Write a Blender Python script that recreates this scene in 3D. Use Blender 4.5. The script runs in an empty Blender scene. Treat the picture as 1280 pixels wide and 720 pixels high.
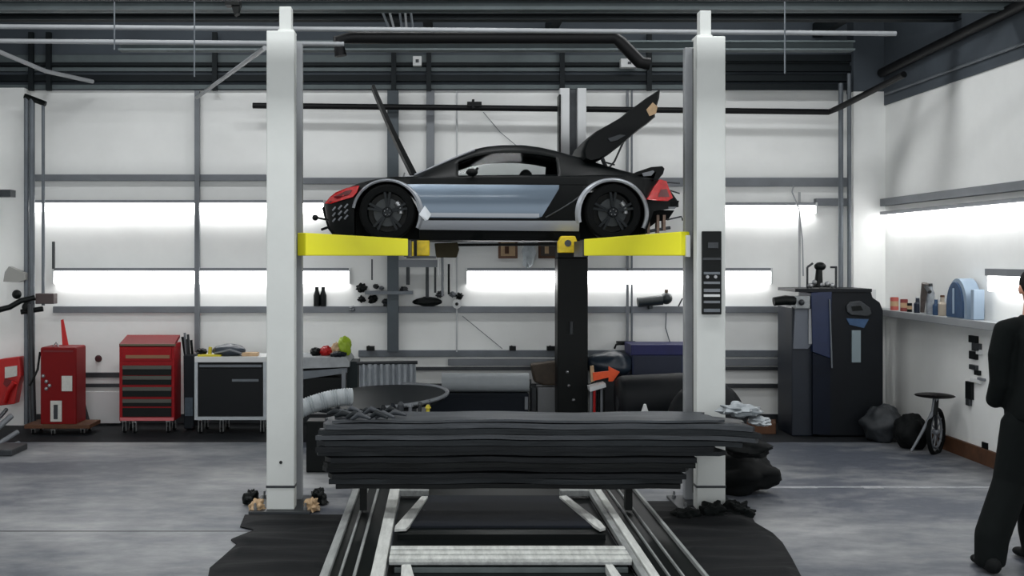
FILL, ROOFP, ROOFB, LAMPE = 235, 46, 36, 8.0
import bpy, bmesh, math, random
from mathutils import Vector, Matrix, noise
random.seed(7)
PI = math.pi
SC = bpy.context.scene
COL = SC.collection
F, VX, HY, CZ = 1422.0, 553.0, 320.0, 1.85

def P(px, py, Y):
    return Vector(((px-VX)*Y/F, Y, CZ-(py-HY)*Y/F))
def Pf(px, py, h=0.0):
    Y = (CZ-h)*F/(py-HY)
    return Vector(((px-VX)*Y/F, Y, h))
def XX(px, Y): return (px-VX)*Y/F
def ZZ(py, Y): return CZ-(py-HY)*Y/F
def lin(c):
    c = c/255.0
    return c/12.92 if c <= .04045 else ((c+.055)/1.055)**2.4

# ---------------------------------------------------------------- materials
def mat(name, rgb, rough=.5, metal=0., var=.0, scale=8., bump=0., rvar=0., coat=0., emit=0., stretch=None, spec=None):
    m = bpy.data.materials.new(name); m.use_nodes = True
    nt = m.node_tree; b = nt.nodes['Principled BSDF']
    c = tuple(lin(v) for v in rgb)+(1,)
    b.inputs['Base Color'].default_value = c
    b.inputs['Roughness'].default_value = rough
    b.inputs['Metallic'].default_value = metal
    b.inputs['Coat Weight'].default_value = coat
    if spec is None and max(rgb) < 40: spec = .22
    if spec is not None: b.inputs['Specular IOR Level'].default_value = spec
    b.inputs['Coat Roughness'].default_value = .08
    if emit:
        b.inputs['Emission Color'].default_value = c
        b.inputs['Emission Strength'].default_value = emit
    if var or bump or rvar:
        tc = nt.nodes.new('ShaderNodeTexCoord')
        mp = nt.nodes.new('ShaderNodeMapping')
        nt.links.new(tc.outputs['Object'], mp.inputs[0])
        if stretch: mp.inputs['Scale'].default_value = stretch
        n = nt.nodes.new('ShaderNodeTexNoise'); n.inputs['Scale'].default_value = scale
        n.inputs['Detail'].default_value = 6; n.inputs['Roughness'].default_value = .62
        nt.links.new(mp.outputs[0], n.inputs['Vector'])
        if var:
            r = nt.nodes.new('ShaderNodeValToRGB')
            r.color_ramp.elements[0].position = .3; r.color_ramp.elements[1].position = .7
            r.color_ramp.elements[0].color = tuple(v*(1-var) for v in c[:3])+(1,)
            r.color_ramp.elements[1].color = tuple(min(1, v*(1+var)) for v in c[:3])+(1,)
            nt.links.new(n.outputs[0], r.inputs[0]); nt.links.new(r.outputs[0], b.inputs['Base Color'])
        if rvar:
            q = nt.nodes.new('ShaderNodeMapRange')
            q.inputs['To Min'].default_value = max(0, rough-rvar); q.inputs['To Max'].default_value = min(1, rough+rvar)
            nt.links.new(n.outputs[0], q.inputs[0]); nt.links.new(q.outputs[0], b.inputs['Roughness'])
        if bump:
            bp = nt.nodes.new('ShaderNodeBump'); bp.inputs['Strength'].default_value = bump
            bp.inputs['Distance'].default_value = .02
            nt.links.new(n.outputs[0], bp.inputs['Height']); nt.links.new(bp.outputs[0], b.inputs['Normal'])
    return m

def clear_glass(name, tint, alpha):
    m = bpy.data.materials.new(name); m.use_nodes = True
    nt = m.node_tree; nt.nodes.clear()
    out = nt.nodes.new('ShaderNodeOutputMaterial'); mx = nt.nodes.new('ShaderNodeMixShader')
    t = nt.nodes.new('ShaderNodeBsdfTransparent'); g = nt.nodes.new('ShaderNodeBsdfGlossy')
    t.inputs[0].default_value = tint; g.inputs['Roughness'].default_value = .05
    mx.inputs[0].default_value = alpha
    nt.links.new(t.outputs[0], mx.inputs[1]); nt.links.new(g.outputs[0], mx.inputs[2]); nt.links.new(mx.outputs[0], out.inputs[0])
    return m

def wall_mat(name, rgb, panel=1.2, line=.82):
    """painted wall panels: faint vertical seams and soft soiling"""
    m = mat(name, rgb, .6, 0, .05, 1.3, .03)
    return m

def floor_mat():
    m = bpy.data.materials.new('worn_concrete'); m.use_nodes = True
    nt = m.node_tree; b = nt.nodes['Principled BSDF']; L = nt.links.new
    tc = nt.nodes.new('ShaderNodeTexCoord')
    mp = nt.nodes.new('ShaderNodeMapping'); mp.inputs['Scale'].default_value = (.5, .8, 1)
    L(tc.outputs['Object'], mp.inputs[0])
    n1 = nt.nodes.new('ShaderNodeTexNoise'); n1.inputs['Scale'].default_value = .9; n1.inputs['Detail'].default_value = 4
    n2 = nt.nodes.new('ShaderNodeTexNoise'); n2.inputs['Scale'].default_value = 7; n2.inputs['Detail'].default_value = 8; n2.inputs['Roughness'].default_value = .65
    L(mp.outputs[0], n1.inputs['Vector']); L(mp.outputs[0], n2.inputs['Vector'])
    a = nt.nodes.new('ShaderNodeMath'); a.operation = 'MULTIPLY_ADD'; a.inputs[1].default_value = .6
    L(n1.outputs[0], a.inputs[0])
    s = nt.nodes.new('ShaderNodeMath'); s.operation = 'MULTIPLY'; s.inputs[1].default_value = .4
    L(n2.outputs[0], s.inputs[0]); L(s.outputs[0], a.inputs[2])
    r = nt.nodes.new('ShaderNodeValToRGB')
    e = r.color_ramp.elements
    e[0].position = .42; e[0].color = (.062, .072, .095, 1)
    e[1].position = .62; e[1].color = (.31, .315, .32, 1)
    k = e.new(.5); k.color = (.16, .168, .182, 1)
    L(a.outputs[0], r.inputs[0]); L(r.outputs[0], b.inputs['Base Color'])
    q = nt.nodes.new('ShaderNodeMapRange'); q.inputs['To Min'].default_value = .3; q.inputs['To Max'].default_value = .7
    L(n2.outputs[0], q.inputs[0]); L(q.outputs[0], b.inputs['Roughness'])
    bp = nt.nodes.new('ShaderNodeBump'); bp.inputs['Strength'].default_value = .15; bp.inputs['Distance'].default_value = .01
    L(n2.outputs[0], bp.inputs['Height']); L(bp.outputs[0], b.inputs['Normal'])
    return m

WALL = wall_mat('white_wall', (240, 241, 239))
WALLR = wall_mat('white_side_wall', (243, 244, 242))
DARKWALL = mat('slate_cladding', (70, 78, 86), .7, 0, .15, 2)
FLOOR = floor_mat()
ROOF = mat('dark_roof', (16, 22, 24), .8, 0, .2, 2)
BEAM = mat('roof_steel', (92, 102, 104), .6, .1, .15, 3)
BEAMD = mat('dark_roof_steel', (24, 30, 33), .6, .1, .15, 3)
PIPEL = mat('pale_pipe', (150, 153, 156), .45, .1, .1, 4)
PIPEG = mat('grey_pipe', (104, 110, 116), .5, .2, .15, 4)
RAIL = mat('grey_rail', (118, 122, 127), .5, .2, .1, 4)
PIPEK = mat('black_pipe', (14, 15, 17), .5, 0, .1, 4)
POSTW = mat('post_paint', (208, 211, 208), .45, 0, .04, 3, .02)
STEEL = mat('brushed_steel', (150, 152, 154), .35, .7, .1, 10)
STEELD = mat('dark_steel', (60, 63, 66), .45, .5, .2, 10)
BLACK = mat('black_paint', (5, 10, 10), .45, 0, .1, 5)
RUBBER = mat('black_rubber', (8, 11, 12), .8, 0, .2, 12, .1)
YEL = mat('yellow_paint', (255, 247, 48), .5, 0, .03, 3)
YELD = mat('worn_yellow_paint', (226, 196, 10), .45, 0, .25, 14)
OLIVE = mat('olive_block', (62, 54, 26), .7, 0, .2, 10)
CARK = mat('car_black', (3, 6, 7), .42, 0, 0, spec=.18)
CARS = mat('car_silver', (86, 98, 110), .3, .7, 0, coat=.25)
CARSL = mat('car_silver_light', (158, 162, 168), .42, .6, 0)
CARM = mat('car_matt_black', (4, 7, 8), .8, 0)
GLASSD = mat('dark_glass', (4, 6, 7), .4, 0, spec=.2)
GLASSC = clear_glass('side_glass', (.86, .88, .88, 1), .01)
LAMPR = mat('red_lens', (196, 22, 26), .2, 0, .25, 30, coat=.8)
LAMPRD = mat('dark_red_lens', (92, 12, 18), .2, 0, coat=.8)
TYRE = mat('tyre', (7, 9, 10), .9, 0, .1, 30)
RED = mat('red_enamel', (146, 8, 18), .45, 0, .08, 5, spec=.25)
REDB = mat('bright_red', (176, 20, 20), .4, 0, .1, 6)
REDD = mat('dark_red', (104, 14, 20), .45)
DRAWK = mat('drawer_black', (12, 16, 16), .5)
DRAWG = mat('drawer_trim', (84, 84, 78), .4, .4)
PAPER = mat('label_paper', (196, 196, 190), .7, 0, .1, 40)
WHITE = mat('white_plastic', (212, 214, 214), .5)
CHROME = mat('caster_metal', (165, 166, 166), .3, .7)
BLUE = mat('cobalt_blue', (10, 16, 78), .5, 0, .15, 6)
BLUEC = mat('cabinet_blue', (14, 32, 68), .45, 0, .2, 3)
NAVY = mat('navy', (7, 17, 28), .5, 0, .15, 6)
BLUED = mat('dusty_blue', (48, 76, 110), .6, 0, .2, 14, .1)
BLUEL = mat('pale_blue', (142, 160, 178), .5)
WOOD = mat('pale_wood', (170, 128, 84), .6, 0, .2, 14, stretch=(1, 8, 8))
BROWN = mat('brown_board', (84, 52, 30), .7, 0, .3, 9)
ORANGE = mat('orange', (232, 84, 34), .5, 0, .1, 12)
GREEN = mat('lime', (150, 176, 40), .5, 0, .15, 12)
YELT = mat('tool_yellow', (206, 190, 52), .5)
TAN = mat('tan', (190, 160, 124), .6, 0, .2, 12)
CLOTHK = mat('black_cloth', (4, 9, 9), .92, 0, .2, 20, .15)
CLOTHT = mat('black_trousers', (5, 10, 10), .92, 0, .2, 14, .15)
SKIN = mat('skin', (188, 138, 116), .5, 0, .05, 20)
HAIR = mat('hair', (18, 15, 14), .75, 0, .3, 60, .3)
SHEETS = [mat('sheet_%s' % 'abcd'[i], c, r, 0, .3, 5, .25, stretch=(.5, 5, 5)) for i, (c, r) in enumerate([((31, 35, 38), .5), ((18, 21, 24), .55), ((56, 60, 65), .5), ((13, 16, 17), .6)])]
MATK = mat('floor_mat_rubber', (8, 11, 14), .75, 0, .25, 3, .4, stretch=(.6, 3, 1))
DUCT = mat('flexible_duct', (172, 178, 182), .5, 0, .1, 10)
FOIL = mat('crumpled_sheeting', (150, 156, 160), .4, 0, .25, 8, .3)
SHEETW = mat('pale_sheeting', (156, 162, 168), .5, 0, .18, 6, .1, stretch=(6, 1, 1))
LIGHTM = mat('tube_light', (255, 255, 255), .5, emit=LAMPE)
LIGHTM2 = mat('panel_light', (255, 255, 255), .5, emit=LAMPE*.6)

# ---------------------------------------------------------------- geometry collector
class MB:
    def __init__(s): s.bm = bmesh.new()
    def box(s, x0, x1, y0, y1, z0, z1):
        v = [s.bm.verts.new((x, y, z)) for x in (x0, x1) for y in (y0, y1) for z in (z0, z1)]
        for f in ((0,1,3,2),(4,6,7,5),(0,4,5,1),(2,3,7,6),(0,2,6,4),(1,5,7,3)):
            s.bm.faces.new([v[i] for i in f])
        return s
    def pb(s, x0, x1, y0, y1, Y, d):
        return s.box(XX(x0, Y), XX(x1, Y), Y, Y+d, ZZ(y1, Y), ZZ(y0, Y))
    def prism(s, pts, vec):
        vec = Vector(vec); pts = [Vector(p) for p in pts]
        a = [s.bm.verts.new(p) for p in pts]; b = [s.bm.verts.new(p+vec) for p in pts]
        n = len(a)
        s.bm.faces.new(a); s.bm.faces.new(b[::-1])
        for i in range(n): s.bm.faces.new((a[i], b[i], b[(i+1) % n], a[(i+1) % n]))
        return s
    def pp(s, pix, Y, d):     # prism from pixel outline at depth Y, thickness d
        return s.prism([P(x, y, Y) for x, y in pix], (0, d, 0))
    def ring(s, c, ax, r, n, up=None):
        ax = Vector(ax).normalized()
        u = ax.cross(Vector((0, 0, 1)))
        if u.length < .01: u = ax.cross(Vector((1, 0, 0)))
        u.normalize(); w = ax.cross(u)
        if not isinstance(r, (tuple, list)): r = (r, r)
        return [s.bm.verts.new(Vector(c)+u*r[0]*math.cos(t*2*PI/n)+w*r[1]*math.sin(t*2*PI/n)) for t in range(n)]
    def tube(s, pts, r, n=10, cap=True):
        pts = [Vector(p) for p in pts]; rs = []
        for i, p in enumerate(pts):
            a = pts[min(i+1, len(pts)-1)]-pts[max(i-1, 0)]
            rad = r[i] if isinstance(r, list) else r
            rs.append(s.ring(p, a, rad, n))
        for A, B in zip(rs, rs[1:]):
            # match the nearest start index to avoid twisting
            best = min(range(n), key=lambda k: sum((A[j].co-B[(j+k) % n].co).length for j in range(0, n, max(1, n//4))))
            B[:] = B[best:]+B[:best]
            for j in range(n): s.bm.faces.new((A[j], A[(j+1) % n], B[(j+1) % n], B[j]))
        if cap: s.bm.faces.new(rs[0][::-1]); s.bm.faces.new(rs[-1])
        return s
    def lathe(s, prof, o, ax=(0, 0, 1), n=24, cap=True):
        """prof: list of (r, h) along ax from o"""
        ax = Vector(ax).normalized(); o = Vector(o); rs = []
        for r, h in prof: rs.append(s.ring(o+ax*h, ax, max(r, 1e-4), n))
        for A, B in zip(rs, rs[1:]):
            for j in range(n): s.bm.faces.new((A[j], A[(j+1) % n], B[(j+1) % n], B[j]))
        if cap: s.bm.faces.new(rs[0][::-1]); s.bm.faces.new(rs[-1])
        return s
    def grid(s, fn, nu, nv, closeu=False):
        g = [[s.bm.verts.new(fn(i/nu, j/nv)) for j in range(nv+1)] for i in range(nu+(0 if closeu else 1))]
        N = len(g)
        for i in range(nu):
            for j in range(nv):
                s.bm.faces.new((g[i][j], g[(i+1) % N][j], g[(i+1) % N][j+1], g[i][j+1]))
        return s
    def slab(s, fn, nu, nv, th):
        """closed slab: top surface fn(u,v), bottom th below"""
        tv = [[fn(i/nu, j/nv) for j in range(nv+1)] for i in range(nu+1)]
        T = [[s.bm.verts.new(p) for p in r] for r in tv]
        B = [[s.bm.verts.new(Vector(p)-Vector((0, 0, th))) for p in r] for r in tv]
        for i in range(nu):
            for j in range(nv):
                s.bm.faces.new((T[i][j], T[i+1][j], T[i+1][j+1], T[i][j+1]))
                s.bm.faces.new((B[i][j], B[i][j+1], B[i+1][j+1], B[i+1][j]))
        for i in range(nu):
            s.bm.faces.new((T[i][0], B[i][0], B[i+1][0], T[i+1][0])); s.bm.faces.new((T[i][nv], T[i+1][nv], B[i+1][nv], B[i][nv]))
        for j in range(nv):
            s.bm.faces.new((T[0][j], T[0][j+1], B[0][j+1], B[0][j])); s.bm.faces.new((T[nu][j], B[nu][j], B[nu][j+1], T[nu][j+1]))
        return s
    def ball(s, c, r, seg=16, rings=10):
        if not isinstance(r, (tuple, list)): r = (r, r, r)
        m = Matrix.Translation(Vector(c)) @ Matrix.Diagonal((r[0], r[1], r[2], 1))
        bmesh.ops.create_uvsphere(s.bm, u_segments=seg, v_segments=rings, radius=1, matrix=m)
        return s
    def build(s, name, m, parent=None, smooth=None, bevel=0., origin=None, weld=False):
        bm = s.bm
        if weld: bmesh.ops.remove_doubles(bm, verts=bm.verts, dist=1e-4)
        bmesh.ops.recalc_face_normals(bm, faces=bm.faces)
        if parent is not None:
            o0 = wloc(parent)
        elif origin is not None: o0 = Vector(origin)
        else:
            xs = [v.co for v in bm.verts]
            o0 = Vector(((min(p.x for p in xs)+max(p.x for p in xs))/2, (min(p.y for p in xs)+max(p.y for p in xs))/2, min(p.z for p in xs)))
        for v in bm.verts: v.co -= o0
        me = bpy.data.meshes.new(name); bm.to_mesh(me); bm.free()
        for mm in (m if isinstance(m, (list, tuple)) else [m]): me.materials.append(mm)
        if smooth is not None:
            for p in me.polygons: p.use_smooth = True
            try: me.set_sharp_from_angle(angle=math.radians(smooth))
            except Exception: pass
        o = bpy.data.objects.new(name, me); COL.objects.link(o)
        if parent is not None: o.parent = parent
        else: o.location = o0
        o['_w'] = tuple(o0)
        if bevel:
            b = o.modifiers.new('bevel', 'BEVEL'); b.width = bevel; b.segments = 2; b.limit_method = 'ANGLE'; b.angle_limit = math.radians(40)
        return o
def wloc(o): return Vector(o['_w'])
def tag(o, label, cat, group=None):
    o['label'] = label; o['category'] = cat
    if group: o['group'] = group
    return o
def thing(name, loc, label, cat, group=None):
    o = bpy.data.objects.new(name, None); COL.objects.link(o)
    o.empty_display_size = .1
    o.location = loc; o['_w'] = tuple(loc)
    return tag(o, label, cat, group)
def struct(o):
    o['kind'] = 'structure'; return o
def plabel(o, l): o['label'] = l; return o
def interp(tab, x):
    if x <= tab[0][0]: return tab[0][1]
    for (a, b), (c, d) in zip(tab, tab[1:]):
        if x <= c: return b+(d-b)*(x-a)/(c-a)
    return tab[-1][1]
def caster(parent, x, y, z, r=.03, drop=.09):
    """swivel caster hanging below z; the wheel touches z-drop"""
    m = MB().box(x-.025, x+.025, y-.025, y+.025, z-.008, z).box(x-.018, x-.014, y-.02, y+.02, z-drop+r-.01, z).box(x+.014, x+.018, y-.02, y+.02, z-drop+r-.01, z)
    c = m.build('caster', CHROME, parent)
    MB().tube([(x-.012, y, z-drop+r), (x+.012, y, z-drop+r)], r, 16).build('wheel', RUBBER, c, smooth=40)
    return c
# ================================================================ ROOM
BW, RW, LW = 12.6, 4.82, -4.98
FRONT = -2.2
CEIL = 5.1
struct(MB().box(LW-.2, RW+.2, FRONT, BW+.2, -.2, 0).build('floor', FLOOR, origin=(0, 0, 0)))
struct(MB().box(LW, RW, BW, BW+.2, 0, ZZ(113, BW)).build('wall_back', WALL))
struct(MB().box(LW, RW, BW-.02, BW+.2, ZZ(113, BW), CEIL).build('wall_back_upper', DARKWALL))
struct(MB().box(RW, RW+.2, FRONT, BW+.2, 0, 3.49).build('wall_right', WALLR))
struct(MB().box(RW-.015, RW+.2, FRONT, BW+.2, 3.49, CEIL).build('wall_right_upper', DARKWALL))
struct(MB().box(LW-.2, LW, FRONT, BW+.2, 0, 3.6).build('wall_left', WALLR))
struct(MB().box(LW-.2, LW+.015, FRONT, BW+.2, 3.6, CEIL).build('wall_left_upper', DARKWALL))
# ceiling with trapezoid sheet profile
m = MB(); m.box(LW-.2, RW+.2, FRONT, BW+.2, CEIL, CEIL+.15)
y = .2
while y < BW-.2:
    m.box(LW, RW, y, y+.12, CEIL-.05, CEIL); y += .3
struct(m.build('ceiling', ROOF))
# cladding ribs on the upper back wall
m = MB()
for a, b in ((70, 79), (85, 90), (107, 112)):
    m.box(LW, XX(1066, BW), BW-.06, BW-.02, ZZ(b, BW), ZZ(a, BW))
struct(m.build('trim_1', BEAM))
m = MB()
for a, b in ((80, 84), (95, 103)):
    m.box(LW, XX(1066, BW), BW-.1, BW-.02, ZZ(b, BW), ZZ(a, BW))
struct(m.build('trim_2', BEAMD))
m = MB()
for x in (38, 60, 268, 492, 536, 703, 812): m.pb(x-3, x+3, 40, 113, BW-.14, .05)
struct(m.build('trim_3', BEAMD))
m = MB()
for a, b in ((68, 76), (82, 89), (94, 101), (105, 112)): m.pb(908, 1064, a, b, BW-.16, .05)
struct(m.build('trim_4', BEAMD))
# corner columns
struct(MB().box(XX(1067, BW-.22), RW, BW-.22, BW, 0, ZZ(118, BW)).build('column_right', WALL))
struct(MB().box(XX(1067, BW-.22), RW, BW-.22, BW, ZZ(118, BW), CEIL).build('column_right_upper', DARKWALL))
struct(MB().box(LW, XX(30, BW-.2), BW-.2, BW, 0, ZZ(113, BW)).build('column_left', WALL))
# kick boards
struct(MB().box(RW-.03, RW, 3, BW-.3, 0, .14).build('baseboard_right', BROWN))
struct(MB().box(XX(30, BW), XX(1067, BW), BW-.02, BW, 0, .1).build('baseboard_back', STEELD))
# floor joints: a dark saw cut (front, left) and a pale filled joint (right)
struct(MB().box(LW, -1.3, Pf(0, 664).y-.008, Pf(0, 664).y+.008, 0, .002).build('trim_5', STEELD))
m = MB(); random.seed(3)
yj = Pf(0, 609).y; x = XX(940, yj)
while x < 4.4:
    L = random.uniform(.15, .5); w = random.uniform(.02, .06)
    m.box(x, x+L, yj-w, yj+w*.6, 0, .003); x += L
struct(m.build('trim_6', mat('joint_filler', (150, 152, 156), .6, 0, .3, 12)))

struct(MB().box(LW, RW-.03, 11.3, BW-.02, 0, .003).build('trim_7', mat('shaded_floor_strip', (22, 25, 29), .7, 0, .3, 3)))  # dark floor strip, shade under the carts put into its colour
# ---- roof beams (horizontal steelwork)
def ibeam(Y, py0, py1, name, m_, x0=LW, x1=RW):
    z0, z1 = ZZ(py1, Y), ZZ(py0, Y)
    t = (z1-z0)
    MBo = MB().box(x0, x1, Y-.07, Y+.07, z0, z0+t*.18).box(x0, x1, Y-.07, Y+.07, z1-t*.18, z1).box(x0, x1, Y-.012, Y+.012, z0, z1)
    return struct(MBo.build(name, m_))
ibeam(9.6, 2, 14, 'ceiling_beam', BEAM)
ibeam(11.2, 52, 64, 'ceiling_beam', BEAM, x0=XX(150, 11.2), x1=XX(1066, 11.2))
ibeam(10.6, 18, 26, 'ceiling_beam', BEAMD)
ibeam(7.9, -18, -1, 'ceiling_beam', BEAMD)
m = MB()
for px in (487, 533, 708, 1095):
    m.box(XX(px, 10.8)-.05, XX(px, 10.8)+.05, 9.6, BW-.1, 4.25, 4.4)
struct(m.build('ceiling_beam', BEAMD))

# ---- pipes and rails on the walls
def pipe(name, pts, r, m_, label, cat='pipe', group=None, n=10):
    return tag(MB().tube(pts, r, n).build(name, m_, smooth=50), label, cat, group)
def rail(name, x0, x1, y0, y1, label, m_=RAIL, Y=None, d=.06, group=None):
    Y = BW-d if Y is None else Y
    return tag(MB().pb(x0, x1, y0, y1, Y, d).build(name, m_, bevel=.004), label, 'rail', group)
pipe('ceiling_pipe', [P(-20, 33, 8.6), P(1120, 42, 8.6)], .018, PIPEL, 'long pale pipe running over both lift post tops')
pipe('ceiling_pipe', [P(-20, 51, 8.75), P(430, 55, 8.75)], .018, PIPEL, 'pale ceiling pipe just below the longest one, ending near the car bonnet')
pipe('ceiling_pipe', [P(246, 122, 12.2), P(331, 60, 9.2)], .02, PIPEL, 'pale pipe sloping down from the light post top to the back wall')
pipe('ceiling_pipe', [P(-12, 60, 11.0), P(57, 89, 11.8), P(116, 102, 12.35)], .022, PIPEL, 'pale pipe sloping along the dark roof corner above the red extinguisher box')
pipe('black_pipe', [P(316, 132, 12.35), P(600, 135, 12.35), P(1036, 140, 12.35), P(1050, 134, 12.1), P(1130, 93, 10.9)], .032, PIPEK, 'black pipe crossing the white back wall behind the open bonnet')
tag(MB().pb(584, 602, 127, 133, 12.3, .06).pb(590, 593, 124, 135, 12.28, .1).build('pipe_clamp', PIPEK), 'small black clamp sitting on the black wall pipe', 'clamp')
pipe('black_pipe', [(RW-.07, 12.3, 3.83), (RW-.07, 8.6, 3.93)], .05, PIPEK, 'thick black pipe running along the dark upper side wall')
pipe('grey_conduit', [(RW-.028, 12.3, 3.6), (RW-.028, 8.0, 3.6)], .015, PIPEG, 'thin conduit on the dark upper side wall just below the thick black pipe')
pipe('black_duct', [P(426, 70, 9.9), P(423, 50, 9.9), P(440, 47, 9.9), P(768, 47, 9.9), P(776, 53, 9.9), P(800, 78, 9.9), P(812, 80, 9.9)], .055, PIPEK, 'thick black duct spanning the roof above the car')
for px, a, b, lb in ((143, 0, 62, 'thin hanging rod near the dark roof corner'), (243, -2, 96, 'thin hanging rod above the sloping pale pipe'), (981, -2, 92, 'thin hanging rod between the control panel post and corner column')):
    pipe('hanging_rod', [P(px, a, 8.45), P(px, b, 8.45)], .006, PIPEG, lb, 'rod', n=6)
for i, (a, b) in enumerate(((470, 486), (482, 492), (497, 502), (505, 508), (511, 516))):
    pipe('roof_conduit', [P(a, -4, 10.2), P(b, 34, 10.2)], .012, PIPEL if i % 2 else PIPEG, 'thin conduit in the bunch above the open bonnet', 'conduit', 'conduits bunched above the open bonnet', n=6)
for (a, b, c, d, lb) in ((516, 527, 70, 82, 'small white junction box on the dark cladding above the bonnet'), (776, 798, 73, 84, 'white junction box on the dark cladding at the bent end of the black duct')):
    t = tag(MB().pb(a, b, c, d, 12.36, .1).build('junction_box', WHITE, bevel=.005), lb, 'junction box')
    MB().pb((a+b)/2-2, (a+b)/2+2, c+4, d-4, 12.35, .02).build('cover_plate', STEELD, t)
# small camera under the roof
t = tag(MB().pb(281, 299, -4, 6, 9.3, .12).pp([(288, 4), (299, 6), (298, 16), (293, 19)], 9.32, .08).build('roof_speaker', BLACK), 'small black fixture hanging under the roof above the pale pipes', 'fixture')

rail('wall_rail', 40, 333, 218, 226, 'upper grey rail on the back wall behind the plain lift post')
rail('wall_rail', 333, 697, 222, 230, 'upper grey rail on the back wall behind the car')
rail('wall_rail', 735, 1062, 222, 233, 'upper grey rail on the back wall towards the corner column')
rail('wall_rail', 66, 1010, 383, 391, 'long grey middle rail on the back wall below the lights')
rail('wall_rail', 1020, 1064, 248, 257, 'short grey rail stub between upper light and corner column', d=.08)
for (a, b, c, d, lb, g) in ((448, 1000, 438, 446, 'topmost of the low pipes along the back wall', PIPEG), (560, 1000, 449, 457, 'second of the low pipes along the back wall', RAIL),
                    (448, 1000, 459, 463, 'dark low pipe along the back wall', STEELD), (525, 1000, 480, 485, 'lowest of the pipes along the back wall', STEELD)):
    rail('low_pipe_rail', a, b, c, d, lb, g, d=.05)
rail('low_pipe_rail', 88, 160, 466, 472, 'upper dark rail between the red cart and the tool chest', STEELD, d=.05)
rail('low_pipe_rail', 88, 160, 480, 484, 'lower dark rail between the red cart and the tool chest', STEELD, d=.05)
tag(MB().box(RW-.07, RW, 3.0, 12.35, 2.39, 2.47).build('wall_rail', RAIL, bevel=.004), 'grey rail along the side wall above its tube light', 'rail')
# uprights
def upright(x0, x1, y0, y1, m_, label, d=.06, Y=None):
    Y = BW-d-.06 if Y is None else Y
    return tag(MB().pb(x0, x1, y0, y1, Y, d).build('wall_upright', m_, bevel=.003), label, 'upright')
upright(243, 249, 113, 440, RAIL, 'slim grey upright behind the tool chest and trolley')
upright(484, 498, 113, 440, mat('slate_upright', (70, 78, 84), .5, .1, .15, 4), 'dark slate upright on the back wall behind the open bonnet', d=.1)
upright(533, 543, 113, 300, RAIL, 'wide pale grey upright behind the windscreen', d=.05)
upright(783, 786, 113, 440, RAIL, 'slim double upright between black column and panel post', d=.03)
upright(789, 791, 113, 440, PIPEG, 'thinner strip of the double upright by the black column', d=.03)
upright(570, 572, 113, 440, mat('seam_strip', (186, 188, 190), .6), 'thin seam strip on the back wall behind the car roof', d=.01)
upright(998, 1001, 240, 380, mat('seam_strip_grey', (170, 172, 174), .6), 'thin wall strip above the cabinet machine', d=.01)
for a, b, c, lb in ((1048, 1054, 104, 'thick dark standpipe beside the corner column'), (1059, 1064, 92, 'second dark standpipe touching the corner column')):
    pipe('standpipe', [P((a+b)/2, c, 12.33), (XX((a+b)/2, 12.33), 12.33, 0)], (b-a)/2/115, PIPEG, lb)
for px, r, c, d_, lb in ((33, 3, 120, 530, 'thickest of the pipes standing in the far corner by the red box'), (40, 3.5, 124, 530, 'corner standpipe next to the thickest one'), (54, 2, 128, 382, 'thin corner standpipe nearest the red cart')):
    pipe('standpipe', [P(px, c, 12.2), P(px, d_, 12.2)], r/116, PIPEG, lb)
pipe('standpipe', [P(38, 380, 12.0), P(42, 530, 12.0)], .03, STEELD, 'bundle of dark hose standing in the corner beside the red box')
m = MB()
m.tube([P(31, 120, 12.2), P(57, 130, 12.2)], .03)
tag(m.build('pipe_bracket', BLACK), 'black bracket tying the corner standpipes at the wall top', 'bracket')

# ---- lights
def tube_light(name, x0, x1, y0, y1, label, m_=LIGHTM, hous=2):
    t = thing(name, P((x0+x1)/2, y1, BW-.05), label, 'tube light', 'tube lights on the back wall')
    MB().pb(x0, x1, y0-hous, y0+2, BW-.09, .09).build('housing', RAIL, t)
    MB().pb(x0+1, x1-1, y0+2, y1, BW-.1, .07).build('diffuser', m_, t, bevel=.01)
    MB().pb(x0-1, x0+1, y0-hous, y1, BW-.1, .1).build('end_cap', WHITE, t)
    MB().pb(x1-1, x1+1, y0-hous, y1, BW-.1, .1).build('end_cap', WHITE, t)
    return t
tube_light('wall_light', 41, 405, 252, 265, 'long upper tube light behind the plain lift post')
tube_light('wall_light', 66, 437, 337, 355, 'long lower tube light above the red tool chest', LIGHTM2)
tube_light('wall_light', 583, 965, 337, 355, 'long lower tube light behind the black column', LIGHTM2)
tube_light('wall_light', 880, 1021, 255, 267, 'upper tube light beside the control panel post')
t = thing('wall_light', (RW-.05, 10.5, 2.2), 'long tube light along the side wall under its rail', 'tube light')
MB().box(RW-.09, RW, 7.6, 12.3, 2.29, 2.33).build('housing', RAIL, t)
MB().box(RW-.1, RW-.02, 7.62, 12.28, 2.22, 2.29).build('diffuser', LIGHTM, t, bevel=.01)
t = thing('wall_light', (RW-.05, 9.2, 1.53), 'low panel light on the side wall beside the person', 'tube light')
MB().box(RW-.1, RW, 7.9, 9.9, 1.68, 1.74).build('housing', RAIL, t)
MB().box(RW-.09, RW-.02, 7.92, 9.88, 1.545, 1.68).build('diffuser', LIGHTM2, t, bevel=.01)
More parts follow.
